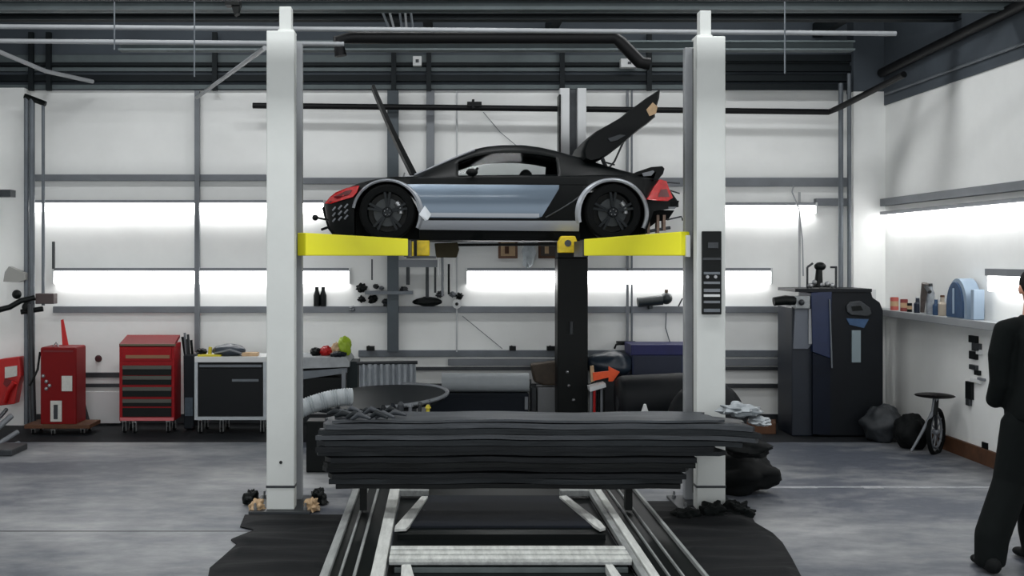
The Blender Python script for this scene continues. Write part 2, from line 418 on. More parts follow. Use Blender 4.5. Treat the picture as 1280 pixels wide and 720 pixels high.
# dangling cable to the upper corner light
pipe('hanging_cable', [P(992, 232, 12.4), P(990, 240, 12.4), P(999, 262, 12.35), P(1003, 300, 12.4), P(1004, 345, 12.4)], .008, PIPEL, 'pale cable dangling from the upper rail to the cabinet machine', 'cable', n=6)
pipe('wall_cable', [P(578, 395, BW-.03), P(628, 436, BW-.03)], .004, PIPEG, 'thin slanting cable on the wall beside the black column', 'cable', n=6)
pipe('wall_cable', [P(604, 140, BW-.03), P(625, 165, BW-.03), P(655, 190, BW-.03)], .004, PIPEG, 'thin slanting cable on the wall above the car roof', 'cable', n=6)
pipe('wall_cable', [P(833, 385, BW-.05), P(832, 410, BW-.05), P(838, 430, BW-.05)], .006, PIPEG, 'cable hanging under the black tool device beside the panel post', 'cable', n=6)

# ================================================================ LIFT POSTS
def lift_post(x0, x1, ytop, side, label, capx, capy):
    Y = 8.2
    X0, X1 = XX(x0, Y), XX(x1, Y); zt = ZZ(ytop, Y)
    t = thing('lift_post', ((X0+X1)/2, Y+.2, 0), label, 'car lift post')
    cover = MB().box(X0, X1, Y, Y+.12, .02, zt).build('column_cover', POSTW, t, bevel=.008)
    # C channel: recessed dark web and a back flange
    if side > 0: a, b, c, d = X0+.02, X1-.05, X0, X1+.012
    else: a, b, c, d = X0+.05, X1-.02, X0-.012, X1
    MB().box(a, b, Y+.12, Y+.34, .02, zt-.02).build('channel', STEELD, t)
    MB().box(c, d, Y+.34, Y+.42, .02, zt-.02).build('back_flange', PIPEL, t, bevel=.004)
    inx = X1-.03 if side > 0 else X0+.03
    pl = MB().tube([(inx, Y+.22, .1), (inx, Y+.22, zt-.05)], .012, 8).build('lifting_cable', BLACK, t)
    MB().pb(capx[0], capx[1], capy[0], capy[1], Y+.05, .1).box(XX((capx[0]+capx[1])/2-10, Y), XX((capx[0]+capx[1])/2+10, Y), Y+.03, Y+.2, zt-.005, zt+.015).build('top_bracket', POSTW, t, bevel=.005)
    MB().box(X0-.12, X1+.12, Y-.06, Y+.5, 0, .02).build('base_plate', STEELD, t, bevel=.003)
    for bx in (X0-.08, X1+.08):
        for by in (Y+0., Y+.42):
            MB().lathe([(.016, 0), (.016, .02), (.009, .022), (.009, .05)], (bx, by, .02), n=6).build('anchor_bolt', STEEL, t)
    MB().box(X0-.003, X1+.003, Y-.004, Y+.12, ZZ(610, Y), ZZ(607, Y)).build('joint_strip', STEELD, t)
    return t, X0, X1, zt
lp, *_ = lift_post(333, 368, 38, 1, 'tall off-white lift post standing behind the wrinkled black floor cover', (349, 364), (8, 38))
MB().tube([P(351, 578, 8.195), P(351, 578, 8.21)], .012, 10).build('plug', BLACK, lp)
rp, RX0, RX1, _z = lift_post(871, 907, 45, -1, 'tall off-white lift post carrying the black control panel', (875, 889), (13, 45))
cp = MB().pb(878, 902, 289, 393, 8.17, .03).build('control_panel', BLACK, rp, bevel=.004)
plabel(cp, 'black control panel with slots and switches')
for a, b, mm in ((340, 343, PIPEG), (352, 355, RAIL), (361, 365, RAIL), (368, 371, WHITE), (376, 379, RAIL), (386, 390, PIPEG)):
    MB().pb(880, 900, a, b, 8.16, .012).build('slot', mm, cp)
MB().pb(885, 898, 303, 310, 8.16, .012).build('display', STEELD, cp)
for x in (884, 894): MB().lathe([(.014, 0), (.012, .015)], P(x, 346, 8.17), (0, -1, 0), 10).build('push_button', STEEL, cp)
MB().pb(879, 901, 322, 325, 8.16, .012).build('divider', STEELD, cp)

# third lift column behind the car: silver rails above, black cover below
YC = 11.95
MAST = mat('mast_grey', (205, 207, 208), .45, 0)
t = thing('lift_column', P(716, 523, YC), 'black-fronted lift column with silver rails standing behind the car', 'car lift column'); t3 = t
for k, (a, b, mm) in enumerate(((700, 712, STEEL), (722, 733, RAIL))):
    MB().pb(a, b, 110, 298, YC, .2).build('mast_rail', MAST, t, bevel=.005)
MB().pb(697, 735, 322, 522, YC-.06, .3).build('front_cover', BLACK, t, bevel=.01)
MB().pb(712, 722, 112, 322, YC+.08, .1).build('mast_web', STEELD, t)
MB().pb(699, 701, 118, 298, YC-.02, .2).build('cable_guide', BLACK, t)
MB().pb(697, 735, 296, 322, YC-.06, .26).build('carriage', BLACK, t)
MB().tube([P(714, 402, YC-.07), P(714, 418, YC-.07)], .022, 8).build('latch', STEELD, t)
for x, y in ((709, 465), (711, 482), (717, 500)):
    MB().ball(P(x, y, YC-.07), .018, 8, 6).build('bolt', STEEL, t)
MB().box(XX(690, YC), XX(742, YC), YC-.15, YC+.3, 0, .02).build('base_plate', STEELD, t)

# lift arms (each a part of its post)
def lift_arm(post, sx, sy, ex, ey, zl, zh, zl2, zh2):
    d = Vector((ex-sx, ey-sy, 0)); n = Vector((-d.y, d.x, 0)).normalized()*.045
    m = MB(); A = Vector((sx, sy, 0)); N = 12
    R = []
    for i in range(N+1):
        u = i/N; c = A+d*u
        hi = zh+(zh2-zh)*u
        q = [c+n, c-n, c-n, c+n]; zs = [zl, zl, hi, hi]
        R.append([m.bm.verts.new((p.x, p.y, z)) for p, z in zip(q, zs)])
    for i in range(N):
        for j in range(4): m.bm.faces.new((R[i][j], R[i][(j+1) % 4], R[i+1][(j+1) % 4], R[i+1][j]))
    m.bm.faces.new(R[0]); m.bm.faces.new(R[-1])
    return plabel(m.build('lift_arm', YEL, post, bevel=.006), 'yellow swing arm')
zl = 1.852
t = lift_arm(lp, XX(377, 8.4), 8.4, XX(505, 9.35), 9.35, zl, ZZ(291, 8.4), zl, ZZ(298.5, 9.35))
MB().pb(505, 512, 300, 321, 9.36, .8).build('joint_block', STEELD, t)
MB().pb(513.5, 517, 302, 320, 10.05, .06).build('stop_plate', YELD, t)
MB().pb(517, 521, 301, 322, 10.12, .1).build('pivot', BLACK, t)
MB().pb(520, 537, 300.5, 320, 10.18, .14).build('lifting_foot', YELD, t, bevel=.01)
MB().pb(508, 545, 320, 323, 10.05, .25).build('under_plate', STEELD, t)
t = lift_arm(rp, XX(860, 8.4)-.02, 8.4, XX(735, 9.35), 9.35, zl, ZZ(289.5, 8.4), zl, ZZ(299, 9.35))
MB().pb(728, 735, 301, 321, 9.36, .6).build('joint_block', STEELD, t)
MB().pb(722, 733, 307, 316, 9.95, .05).build('stop_plate', YELD, t)
MB().pp([(698, 316), (698, 303), (702, 295), (719, 295), (722, 303), (722, 316)], 10.0, .12).build('lifting_foot', YELD, t, bevel=.008)
MB().tube([P(710, 304, 9.99), P(710, 304, 10.01)], .03, 14).build('pin', STEELD, t)
MB().pb(858, 863, 294, 321, 8.36, .06).build('warning_strip', WHITE, t)
# far-side slim arm with olive foot from the black column
t = t3
MB().prism([P(715, 307, YC-.05), P(715, 303.5, YC-.05), P(548, 304.5, 11.4), P(548, 308, 11.4)], (0, .09, 0)).build('lift_arm', BLACK, t)
MB().pp([(545, 322), (543, 304), (572, 303), (574, 312), (571, 322)], 11.35, .2).build('lifting_foot', OLIVE, t, bevel=.01)
# ================================================================ CAR
YN = 10.16; SN = F/YN; YM = YN+.77
def xn(px): return (px-VX)/SN
def zn(py): return CZ+(HY-py)/SN
def plan(px):
    return interp([(400, .50), (410, .60), (425, .68), (450, .745), (480, .77), (530, .765), (600, .75), (690, .76), (740, .78), (790, .78), (815, .75), (835, .70), (852, .64)], px)
def hw(px, z):
    return plan(px) - .06*((z-2.28)/.27)**2
TOP = [(402, 254), (410, 249), (425, 240), (447, 231), (465, 226.5), (485, 223.5), (520, 222), (600, 221), (700, 220), (760, 220), (785, 221), (805, 223), (825, 225), (836, 231), (852, 252)]
BOT = [(402, 257), (406, 275), (412, 291), (440, 296), (525, 300), (722, 300), (808, 296), (816, 264), (852, 258)]
FC, RC, AR = (483, 267), (766, 267), 41.
def bot(px):
    v = interp(BOT, px)
    for cx, cy in (FC, RC):
        if abs(px-cx) < AR: v = min(v, cy-math.sqrt(AR*AR-(px-cx)**2))
    return v
st = sorted(set([402, 405, 410, 418, 428, 436, 527, 535, 550, 580, 610, 640, 670, 700, 715, 722, 812, 818, 825, 830, 836, 844, 852]
    + [round(c+AR*math.cos(a*PI/18), 2) for c in (FC[0], RC[0]) for a in range(19)] + [FC[0]-AR-.1, FC[0]+AR+.1, RC[0]-AR-.1, RC[0]+AR+.1]))
car = thing('sports_car', (xn(625), YM, zn(302)), 'black and silver two-door sports car raised on the lift with both lids open', 'car')
m = MB(); NR = 7; rows = []
for px in st:
    zb, zt = zn(bot(px)), zn(interp(TOP, px)); zt = max(zt, zb+.01)
    half = []
    for k in range(NR+1):
        z = zb+(zt-zb)*k/NR; half.append((hw(px, z), z))
    w = half[-1][0]
    half += [(w*.93, zt+.018), (w*.8, zt+.03), (w*.5, zt+.04), (0, zt+.045)]
    x = xn(px)
    loop = [(x, YM-a, z) for a, z in half]+[(x, YM+a, z) for a, z in half[-2::-1]]
    # underside
    loop += [(x, YM+half[0][0]*.5, zb), (x, YM, zb), (x, YM-half[0][0]*.5, zb)]
    rows.append([m.bm.verts.new(p) for p in loop])
for A, B in zip(rows, rows[1:]):
    for j in range(len(A)): m.bm.faces.new((A[j], A[(j+1) % len(A)], B[(j+1) % len(A)], B[j]))
m.bm.faces.new(rows[0]); m.bm.faces.new(rows[-1])
m.build('body_shell', CARK, car, smooth=35)

def side_panel(name, m_, top, bottom, px0, px1, off=.012, n=24, nr=8, parent=None, th=.02, sides=(-1, 1), smooth=40, edge=None):
    out = []
    for sd in sides:
        m = MB()
        def f(u, v, o):
            px = px0+(px1-px0)*u
            a, b = interp(bottom, px), interp(top, px)
            py = a+(b-a)*v
            z = zn(py)
            return Vector((xn(px), YM+sd*(hw(px, z)+o), z))
        O = [[m.bm.verts.new(f(i/n, j/nr, off)) for j in range(nr+1)] for i in range(n+1)]
        I = [[m.bm.verts.new(f(i/n, j/nr, off-th)) for j in range(nr+1)] for i in range(n+1)]
        for i in range(n):
            for j in range(nr):
                m.bm.faces.new((O[i][j], O[i+1][j], O[i+1][j+1], O[i][j+1])); m.bm.faces.new((I[i][j], I[i][j+1], I[i+1][j+1], I[i+1][j]))
            for j in (0, nr): m.bm.faces.new((O[i][j], I[i][j], I[i+1][j], O[i+1][j]))
        for j in range(nr):
            for i in (0, n): m.bm.faces.new((O[i][j], O[i][j+1], I[i][j+1], I[i][j]))
        out.append(m.build(name, m_, parent or car, smooth=smooth))
    return out
# door (silver), fender behind the front wheel, sill, rear intake
doors = side_panel('door', CARS, [(526, 230), (700, 231)], [(526, 272), (676, 273), (700, 234)], 526, 699, .016)
for dd in doors: plabel(dd, 'silver door panel')
side_panel('front_fender', CARS, [(500, 230), (505, 230), (526, 230)], [(508, 233.5), (514, 240), (520, 251), (524, 268), (526, 285)], 508, 526, .008)
side_panel('side_sill', CARSL, [(524, 275), (535, 275.5), (724, 276)], [(524, 287), (724, 289)], 524, 724, .02, th=.03)
side_panel('sill_skirt', CARM, [(524, 289), (724, 290)], [(524, 300), (724, 301)], 524, 726, .0, th=.05)
side_panel('side_intake', CARM, [(700, 232), (736, 232)], [(676, 275), (716, 275), (719, 262), (724, 250), (730, 242), (736, 236)], 678, 735, .006) if False else None
side_panel('side_intake', CARM, [(676, 273), (699, 232), (730, 232)], [(676, 275), (719, 275), (730, 243)], 677, 729, .008)
# bright reflection low on the door, put in as a lighter silver strip
side_panel('door_highlight', CARSL, [(526, 266), (676, 267)], [(526, 271), (674, 272)], 528, 674, .022, th=.01, nr=3)
m = MB()
for sd in (-1, 1):
    pts = [Vector((xn(x), YM+sd*(hw(x, zn(y))+.012), zn(y))) for x, y in ((682, 272), (700, 262), (716, 252), (728, 243))]
    m.tube(pts, .008, 6)
m.build('intake_strake', STEELD, car)
# wheel arch lips
def arch(c, r0, r1, sd, a0, a1, w=.02):
    m = MB(); n = 40; R = []
    for i in range(n+1):
        a = math.radians(a0+(a1-a0)*i/n)
        ring = []
        flare = 1+ .9*max(0, (abs(math.degrees(a)-90)-55)/60)
        rr1 = r1 + (2.5 if (c is FC and math.cos(a) > 0) or (c is RC and math.cos(a) < 0) else 0)*max(0, abs(math.cos(a)))**2
        for r, o in ((r0, -.03), (r0, w), ((r0+rr1)/2, w+.012), (rr1, w), (rr1, -.03)):
            px, py = c[0]+r*math.cos(a), c[1]-r*math.sin(a)
            z = zn(py); ring.append(m.bm.verts.new((xn(px), YM+sd*(hw(px, z)+o), z)))
        R.append(ring)
    for A, B in zip(R, R[1:]):
        for j in range(5): m.bm.faces.new((A[j], A[(j+1) % 5], B[(j+1) % 5], B[j]))
    m.bm.faces.new(R[0]); m.bm.faces.new(R[-1])
    return m.build('wheel_arch', CARSL, car, smooth=50)
for sd in (-1, 1):
    plabel(arch(FC, 40.5, 44, sd, -25, 170), 'silver wheel arch lip')
    plabel(arch(RC, 40.5, 45, sd, -25, 195), 'silver wheel arch lip')
# silver bit behind the front wheel, with a bright headlamp-like vent
for sd in (-1, 1):
    m = MB(); m.prism([(xn(x), YM+sd*(hw(x, zn(y))+.02), zn(y)) for x, y in ((524, 268), (531, 257), (539, 268), (535, 275), (531, 276))], (0, sd*.015, 0))
    plabel(m.build('fender_vent', mat('polished', (196, 200, 204), .3, .5) if sd < 0 else bpy.data.materials['polished'], car), 'bright polished vent trim')
# wheels
SPOKE = mat('spoke_black', (26, 30, 33), .4, .3)
DISC = mat('disc_grey', (44, 48, 50), .4, .5)
def wheel(c, sd):
    x, z = xn(c[0]+1), zn(c[1]-2); yo = YM+sd*.755; r = 35.5/SN
    ax = (0, -sd, 0); w = .2     # lathe from outer face inward
    t = MB().lathe([(r*.72, 0), (r*.78, -.006), (r*.93, -.004), (r*.99, .02), (r, .05), (r, w-.05), (r*.98, w-.02), (r*.75, w), (r*.72, 0)], (x, yo, z), ax, 48, cap=False).build('wheel', TYRE, car, smooth=40)
    m = MB()
    m.lathe([(r*.74, -.002), (r*.71, .01), (r*.69, .12), (.02, .13), (.0005, .13)], (x, yo, z), ax, 40, cap=False)
    m.build('rim_barrel', BLACK, t, smooth=40)
    m = MB()
    for k in range(5):
        for q in (-.13, .13):
            a = k*2*PI/5+PI/2+q
            dx, dz = math.cos(a), math.sin(a); px_, pz_ = -dz, dx
            a2 = k*2*PI/5+PI/2+q*.2
            p0 = Vector((x+math.cos(a2)*.03, yo+(-sd)*.02, z+math.sin(a2)*.03)); p1 = Vector((x+dx*r*.71, yo-sd*.008, z+dz*r*.71))
            s_ = Vector((px_, 0, pz_))*.009
            m.prism([p0-s_, p0+s_, p1+s_*1.2, p1-s_*1.2], (0, -sd*.02, 0))
    m.lathe([(.045, -.0), (.04, -.01), (.04, .04)], (x, yo-sd*.01, z), ax, 20)
    m.build('spokes', SPOKE, t)
    MB().lathe([(r*.5, 0), (r*.5, .012), (.03, .012)], (x, yo-sd*.07, z), ax, 32).build('brake_disc', DISC, t, smooth=40)
    m = MB(); a0 = .2
    pts = []
    for i in range(7):
        a = -.1+i*.16; pts.append((x+math.cos(a)*r*.47, yo-sd*.06, z+math.sin(a)*r*.47))
    m.tube(pts, .028, 8); m.build('brake_caliper', STEEL, t, smooth=50)
    m = MB()
    for k in range(5):
        a = k*2*PI/5+.3; m.ball((x+math.cos(a)*.026, yo+sd*.0, z+math.sin(a)*.026), .006, 8, 6)
    m.build('wheel_nuts', STEEL, t)
for c in (FC, RC):
    for sd in (-1, 1): wheel(c, sd)
m = MB(); m.box(xn(416), xn(812), YM-.5, YM+.5, zn(299), zn(262)); m.build('chassis', CARM, car)
# cabin
ROOFL = [(516, 222), (530, 216), (545, 209), (560, 202), (575, 195.5), (590, 189.5), (605, 186), (625, 184), (650, 184), (670, 186.5), (690, 191), (720, 199.5), (745, 208), (765, 214.5), (785, 220), (800, 223.5)]
SM = F/YM
cst = [516+ (800-516)*i/56 for i in range(57)]
NS = 10
def cab(px, t):   # t 0 belt -> 1 roof edge -> 2 centre
    X = (px-VX)/SM; zc = CZ+(HY-interp(ROOFL, px))/SM
    zb = zn(223); ht = max(0, min(1, (zc-zb)/.27))
    we = .64-.20*ht
    if t <= 1:
        y = .70-(.70-we)*(t**1.25); z = zb+(max(zc-.035, zb)-zb)*t
    else:
        u = t-1; y = we*math.cos(u*PI/2); z = max(zc-.035, zb)+ (zc-max(zc-.035, zb))*math.sin(u*PI/2)
    return X, y, z
ts = [i/NS for i in range(NS+1)]+[1.2, 1.4, 1.6, 1.8, 2.0]
def iswin(px, t): return 574 <= px <= 690 and .1 <= t <= .76
def is_screen(px, t): return px < 590 and t >= 1.0
def is_rearscreen(px, t): return 705 < px and t >= 1.2
mB, mS = MB(), MB(); WIN = {-1: (MB(), {}), 1: (MB(), {})}
def key(mb, d, p):
    k = tuple(round(v, 5) for v in p)
    if k not in d: d[k] = mb.bm.verts.new(p)
    return d[k]
dB, dS = {}, {}
for sd in (-1, 1):
    for a, b in zip(cst, cst[1:]):
        for t0, t1 in zip(ts, ts[1:]):
            pts = []
            for px, t_ in ((a, t0), (b, t0), (b, t1), (a, t1)):
                X, y, z = cab(px, t_); pts.append((X, YM+sd*y, z))
            mid, tm = (a+b)/2, (t0+t1)/2
            if iswin(mid, tm): mb, dd = WIN[sd]
            elif is_screen(mid, tm) or is_rearscreen(mid, tm): mb, dd = mS, dS
            else: mb, dd = mB, dB
            vs = []
            for p in pts:
                v = key(mb, dd, p)
                if v not in vs: vs.append(v)
            if len(vs) >= 3:
                try: mb.bm.faces.new(vs)
                except ValueError: pass
o = mB.build('cabin_roof', CARK, car, smooth=40)
sm = o.modifiers.new('s', 'SOLIDIFY'); sm.thickness = .02; sm.offset = -1
for sd in (-1, 1): WIN[sd][0].build('side_window', GLASSC, car, smooth=40)
o = mS.build('windscreen', GLASSD, car, smooth=40)
# windscreen pillar trims
m = MB()
for sd in (-1, 1):
    pts = []
    for px in (520, 535, 550, 565, 580, 592):
        X, y, z = cab(px, 1.0); pts.append((X, YM+sd*y, z+.006))
    m.tube(pts, .010, 6)
plabel(m.build('windscreen_pillar', CARSL, car, smooth=50), 'silver windscreen pillar edging')
# window surround dots: seats, steering wheel inside
m = MB()
for sd in (-1, 1):
    m.ball((xn(662), YM+sd*.3, 2.56), (.07, .12, .10)); m.prism([(xn(640), YM+sd*.3-.15, 2.5), (xn(662), YM+sd*.3-.15, 2.5), (xn(668), YM+sd*.3-.15, 2.62), (xn(660), YM+sd*.3-.15, 2.62)], (0, .3, 0))
m.build('seat_back', CARM, car, smooth=40)
m = MB(); cx = xn(592)
pts = [Vector((cx+.05*math.sin(a), YM-.3+.13*math.cos(a), 2.61+.06*math.sin(a))) for a in [i*2*PI/20 for i in range(21)]]
m.tube(pts, .012, 8, cap=False); m.build('steering_wheel', CARM, car)
for sd in (-1, 1):
    m = MB(); m.ball((xn(590), YM+sd*.74, zn(215)), (.055, .05, .035)); m.tube([(xn(592), YM+sd*.66, zn(219)), (xn(590), YM+sd*.73, zn(216))], .012, 6)
    m.build('wing_mirror', CARK, car, smooth=40)
# beltline trim
side_panel('belt_trim', CARM, [(520, 223), (700, 222), (735, 223)], [(520, 229.5), (735, 230.5)], 512, 735, .01, nr=3)
# lamps
for sd in (-1, 1):
    Y0 = YM+sd*.56
    def q(pl, o0=0): return [(xn(x), YM+sd*(plan(x)-.02-o0), zn(y)) for x, y in pl]
    a = MB().prism(q([(402, 253), (410, 245), (418, 239.5), (432, 234.5), (449, 231.5), (446, 240), (441, 246), (425, 250), (412, 253.5)]), (0, sd*.035, 0)).build('front_lamp', LAMPR, car, bevel=.004)
    plabel(a, 'bright red front lamp')
    MB().prism(q([(415, 245), (432, 238), (440, 237), (436, 243), (420, 248)], -.034), (0, sd*.006, 0)).build('lamp_shade', LAMPRD, a)
    a = MB().prism(q([(808, 249.5), (817, 234), (825, 224), (834, 226), (838, 236), (843, 247), (836, 251), (822, 251)]), (0, sd*.06, 0)).build('tail_lamp', LAMPR, car, bevel=.004)
    plabel(a, 'bright red tail lamp')
    MB().prism(q([(822, 246), (826, 237), (834, 236), (838, 246)], -.058), (0, sd*.008, 0)).build('lamp_core', LAMPRD, a)
# front bumper grille: pale honeycomb bits beside the wheel
m = MB()
for i in range(3):
    for j in range(3):
        x, y = 414+i*8, 260+j*7-i*1.5
        z = zn(y); yy = YM-hw(x, z)
        m.tube([Vector((xn(x), yy-.012, z-.018)), Vector((xn(x+2), yy-.018, z)), Vector((xn(x+4), yy-.012, z+.016))], .009, 6)
plabel(m.build('bumper_grille', RAIL, car, smooth=50), 'pale mesh of the front bumper')
m = MB().prism([(xn(x), YM-.5, zn(y)) for x, y in ((402, 255), (398, 258), (406, 285), (412, 293), (420, 293), (412, 262))], (0, 1.0, 0))
m.build('front_bumper', CARM, car, bevel=.01)
# sensor blob in front of the nose
m = MB(); m.tube([P(410, 275, YN+.1), P(396, 272, YN+.05), P(392, 273, YN+.05)], .01, 6); m.ball(P(394, 272, YN+.05), .028)
m.tube([P(410, 284, YN+.1), P(402, 287, YN+.05)], .012, 6)
m.build('tow_hook', BLACK, car, smooth=50)
# rear bumper, splitter, exhausts
MB().prism([(xn(x), YM-.68, zn(y)) for x, y in ((806, 253), (852, 250), (850, 255), (846, 258), (808, 259))], (0, 1.36, 0)).build('rear_bumper', CARM, car, bevel=.006)
MB().prism([(xn(x), YM-.69, zn(y)) for x, y in ((808, 258), (848, 258), (846, 260.5), (808, 260.5))], (0, .04, 0)).build('bumper_trim', RAIL, car)
MB().prism([(xn(x), YM-.6, zn(y)) for x, y in ((806, 261), (848, 262), (840, 274), (826, 276), (806, 292))], (0, 1.2, 0)).build('rear_diffuser', CARM, car, bevel=.006)
m = MB()
for x, yb in ((814, 292), (826, 291), (834, 288)): m.box(xn(x)-.012, xn(x)+.012, YM-.64, YM-.56, zn(yb), zn(268))
m.build('bumper_bracket', mat('bare_bracket', (120, 100, 88), .5, .3, .3, 20), car)
m = MB(); m.tube([(xn(812), YM-.62, zn(289)), (xn(842), YM-.62, zn(284))], .014, 8); m.tube([(xn(838), YM-.62, zn(274)), (xn(856), YM-.62, zn(270)), (xn(858), YM-.62, zn(275))], .008, 6)
m.build('exhaust_pipe', STEELD, car, smooth=50)
m = MB(); m.tube([(xn(835), YM-.4, zn(226)), (xn(846), YM-.42, zn(225)), (xn(860), YM-.42, zn(226))], .008, 6); m.tube([(xn(842), YM-.5, zn(235)), (xn(857), YM-.52, zn(240))], .007, 6)
m.build('loose_wiring', STEELD, car)
# ducktail spoiler
m = MB().prism([(xn(x), YM-.62, zn(y)) for x, y in ((782, 221), (800, 213), (818, 207), (832, 206), (835, 209), (833, 216), (826, 224), (821, 222), (824, 214), (812, 214), (800, 219), (790, 223))], (0, 1.24, 0))
m.build('rear_spoiler', CARK, car, bevel=.006)
MB().prism([(xn(x), YM-.625, zn(y)) for x, y in ((806, 215), (820, 211.5), (822, 213), (818, 218), (808, 219))], (0, .01, 0)).build('spoiler_insert', RAIL, car)
# open bonnet
m = MB(); p0, p1 = Vector((xn(521), 0, zn(222))), Vector((xn(463.5), 0, zn(99)))
dv = (p1-p0); nn = Vector((-dv.z, 0, dv.x)).normalized()
def bf(u, v, o):
    w = (.56+.06*math.sin(u*PI))*(1-.22*u**3)
    c = p0+dv*u+nn*(.02*math.sin(v*PI)+o+.012*math.sin(u*PI))
    return Vector((c.x, YM+(v*2-1)*w, c.z))
O = [[m.bm.verts.new(bf(i/14, j/10, .024*(1-.4*i/14))) for j in range(11)] for i in range(15)]
I = [[m.bm.verts.new(bf(i/14, j/10, -.022*(1-.4*i/14))) for j in range(11)] for i in range(15)]
for i in range(14):
    for j in range(10): m.bm.faces.new((O[i][j], O[i+1][j], O[i+1][j+1], O[i][j+1])); m.bm.faces.new((I[i][j], I[i][j+1], I[i+1][j+1], I[i+1][j]))
    for j in (0, 10): m.bm.faces.new((O[i][j], I[i][j], I[i+1][j], O[i+1][j]))
for j in range(10):
    for i in (0, 14): m.bm.faces.new((O[i][j], O[i][j+1], I[i][j+1], I[i][j]))
plabel(m.build('bonnet', mat('bonnet_black', (13, 16, 17), .6, 0), car, smooth=40), 'open bonnet standing nearly upright')
m = MB(); m.box(xn(500), xn(524), YM-.6, YM-.5, zn(222), zn(218)); m.tube([(xn(503), YM-.6, zn(221)), (xn(505), YM-.6, zn(214))], .008, 6)
m.build('bonnet_hinge', STEEL, car)
# open engine lid: curved shell with a thick inner frame
LP = [(736, 195), (735, 184), (740, 172), (752, 160), (768, 151), (782, 143), (800, 129), (815, 118), (829, 109), (828, 120), (823, 136), (823, 143), (815, 150), (800, 161), (785, 174), (768, 187), (752, 196), (742, 198)]
m = MB(); N = len(LP)
ys = [(-.56, .99), (-.53, 1.05), (-.40, 1.08), (0, 1.1), (.40, 1.08), (.53, 1.03), (.56, .95)]
cx_, cy_ = 782, 155; R = []
for yy, s_ in ys:
    R.append([m.bm.verts.new((xn(cx_+(x-cx_)*s_)*1.0, YM+yy, zn(cy_+(y-cy_)*s_))) for x, y in LP])
for A, B in zip(R, R[1:]):
    for j in range(N): m.bm.faces.new((A[j], A[(j+1) % N], B[(j+1) % N], B[j]))
m.bm.faces.new(R[0]); m.bm.faces.new(R[-1])
lid = m.build('engine_lid', CARK, car, smooth=45)
plabel(lid, 'open black engine lid raised at the tail')
m = MB(); m.pp([(760, 173), (775, 168), (782, 169), (772, 175), (763, 177)], YM-.575, .02); m.build('lid_badge_plate', STEELD, lid)
m = MB(); m.pp([(808, 137), (816, 128), (822, 133), (820, 142), (812, 145)], YM-.57, .02); m.build('lid_latch', TAN, lid)
m = MB(); m.tube([P(779, 178, YM-.5), P(768, 202, YM-.45), P(762, 209, YM-.45)], .009, 6); m.tube([P(752, 196, YM-.5), P(757, 208, YM-.45)], .018, 8); m.tube([P(757, 203, YM-.5), P(768, 206, YM-.45)], .008, 6)
m.build('lid_strut', STEELD, car)

# ================================================================ RUNWAYS AND JACK FRAME
def runway(px_name, base, rails, label):
    t = thing('lift_runway', ((base[0]+base[1])/2, 7.4, 0), label, 'runway', 'metal runways on the floor')
    MB().box(base[0], base[1], 6.1, 9.1, 0, .03).build('runway_bed', BLACK, t)
    for a, b, h, mm in rails:
        MB().box(a, b, 6.1, 9.1, 0.03, h).build('runway_rail', mm, t, bevel=.004)
    return t
RAILB = mat('worn_rail', (206, 208, 204), .45, .1, .25, 7, stretch=(4, .6, 4))
RAILW = mat('pale_rail', (150, 153, 152), .5, .2, .3, 7, stretch=(4, .6, 4))
runway('a', (-.69, -.33), [(-.69, -.64, .06, RAILW), (-.588, -.573, .05, RAILW), (-.508, -.49, .05, RAILW), (-.40, -.325, .08, RAILB)], 'dark grooved runway beside the wrinkled black floor cover')
runway('b', (1.12, 1.50), [(1.11, 1.15, .07, RAILW), (1.155, 1.205, .08, RAILB), (1.275, 1.287, .05, RAILW), (1.355, 1.368, .05, RAILW), (1.475, 1.495, .06, RAILW)], 'dark grooved runway on the control panel side of the jack frame')
t = thing('jack_frame', (.4, 7.6, 0), 'low black lift deck with pale cross beam between the two runways', 'lift frame')
DECK = mat('deck_black', (17, 22, 30), .7, 0, .2, 3)
def fz(pts, h): return [Pf(x, y, h) for x, y in pts]
MB().prism(fz([(530, 619), (699, 619), (752, 657), (500, 657)], .06), (0, 0, -.05)).build('deck_plate', DECK, t, bevel=.004)
MB().prism(fz([(500, 657), (752, 657), (757, 668), (497, 668)], .045), (0, 0, -.04)).build('deck_lip', BLACK, t)
MB().box(-.32, 1.11, 6.1, 9.1, 0, .008).build('pit_plate', BLACK, t)
for q_ in ([(527, 620), (535, 620), (512, 656), (508, 660), (493, 661), (494, 657)], [(699, 620), (708, 619), (751, 652), (757, 659), (750, 661), (742, 656)]):
    MB().prism(fz(q_, .075), (0, 0, -.02)).build('corner_brace', RAILB, t, bevel=.002)
MB().box(-.33, XX(536, 8.7), 8.62, 8.7, .03, .07).box(XX(699, 8.7), 1.12, 8.62, 8.7, .03, .07).build('cross_bar', RAILW, t)
Ya, Yb = Pf(0, 699, .09).y, Pf(0, 681, .09).y
m = MB(); m.box(-.31, 1.10, Ya, Yb, .055, .07)
bm_ = m.build('cross_beam', RAILW, t, bevel=.003)
for k in range(3):
    yy = Ya+(Yb-Ya)*(k+.02)/3; MB().box(-.31, 1.10, yy, yy+(Yb-Ya)*.2, .07, .095).build('beam_rib', RAILB, bm_, bevel=.003)
m = MB()
for k in range(26): m.ball((-.25+k*.052, Yb+.06, .03), .01, 6, 4)
m.box(-.31, 1.10, Yb+.03, Yb+.1, .008, .028)
m.build('chain', STEELD, t)
yy = Pf(0, 708, .03).y
MB().box(-.28, 1.08, yy-.06, yy+.05, .008, .04).build('lower_bar', mat('grey_green_bar', (92, 100, 100), .5, .2, .2, 6), t, bevel=.003)
MB().prism(fz([(502, 706), (513, 704), (518, 722), (501, 722)], .06), (0, 0, -.05)).build('guide_block', RAILB, t)
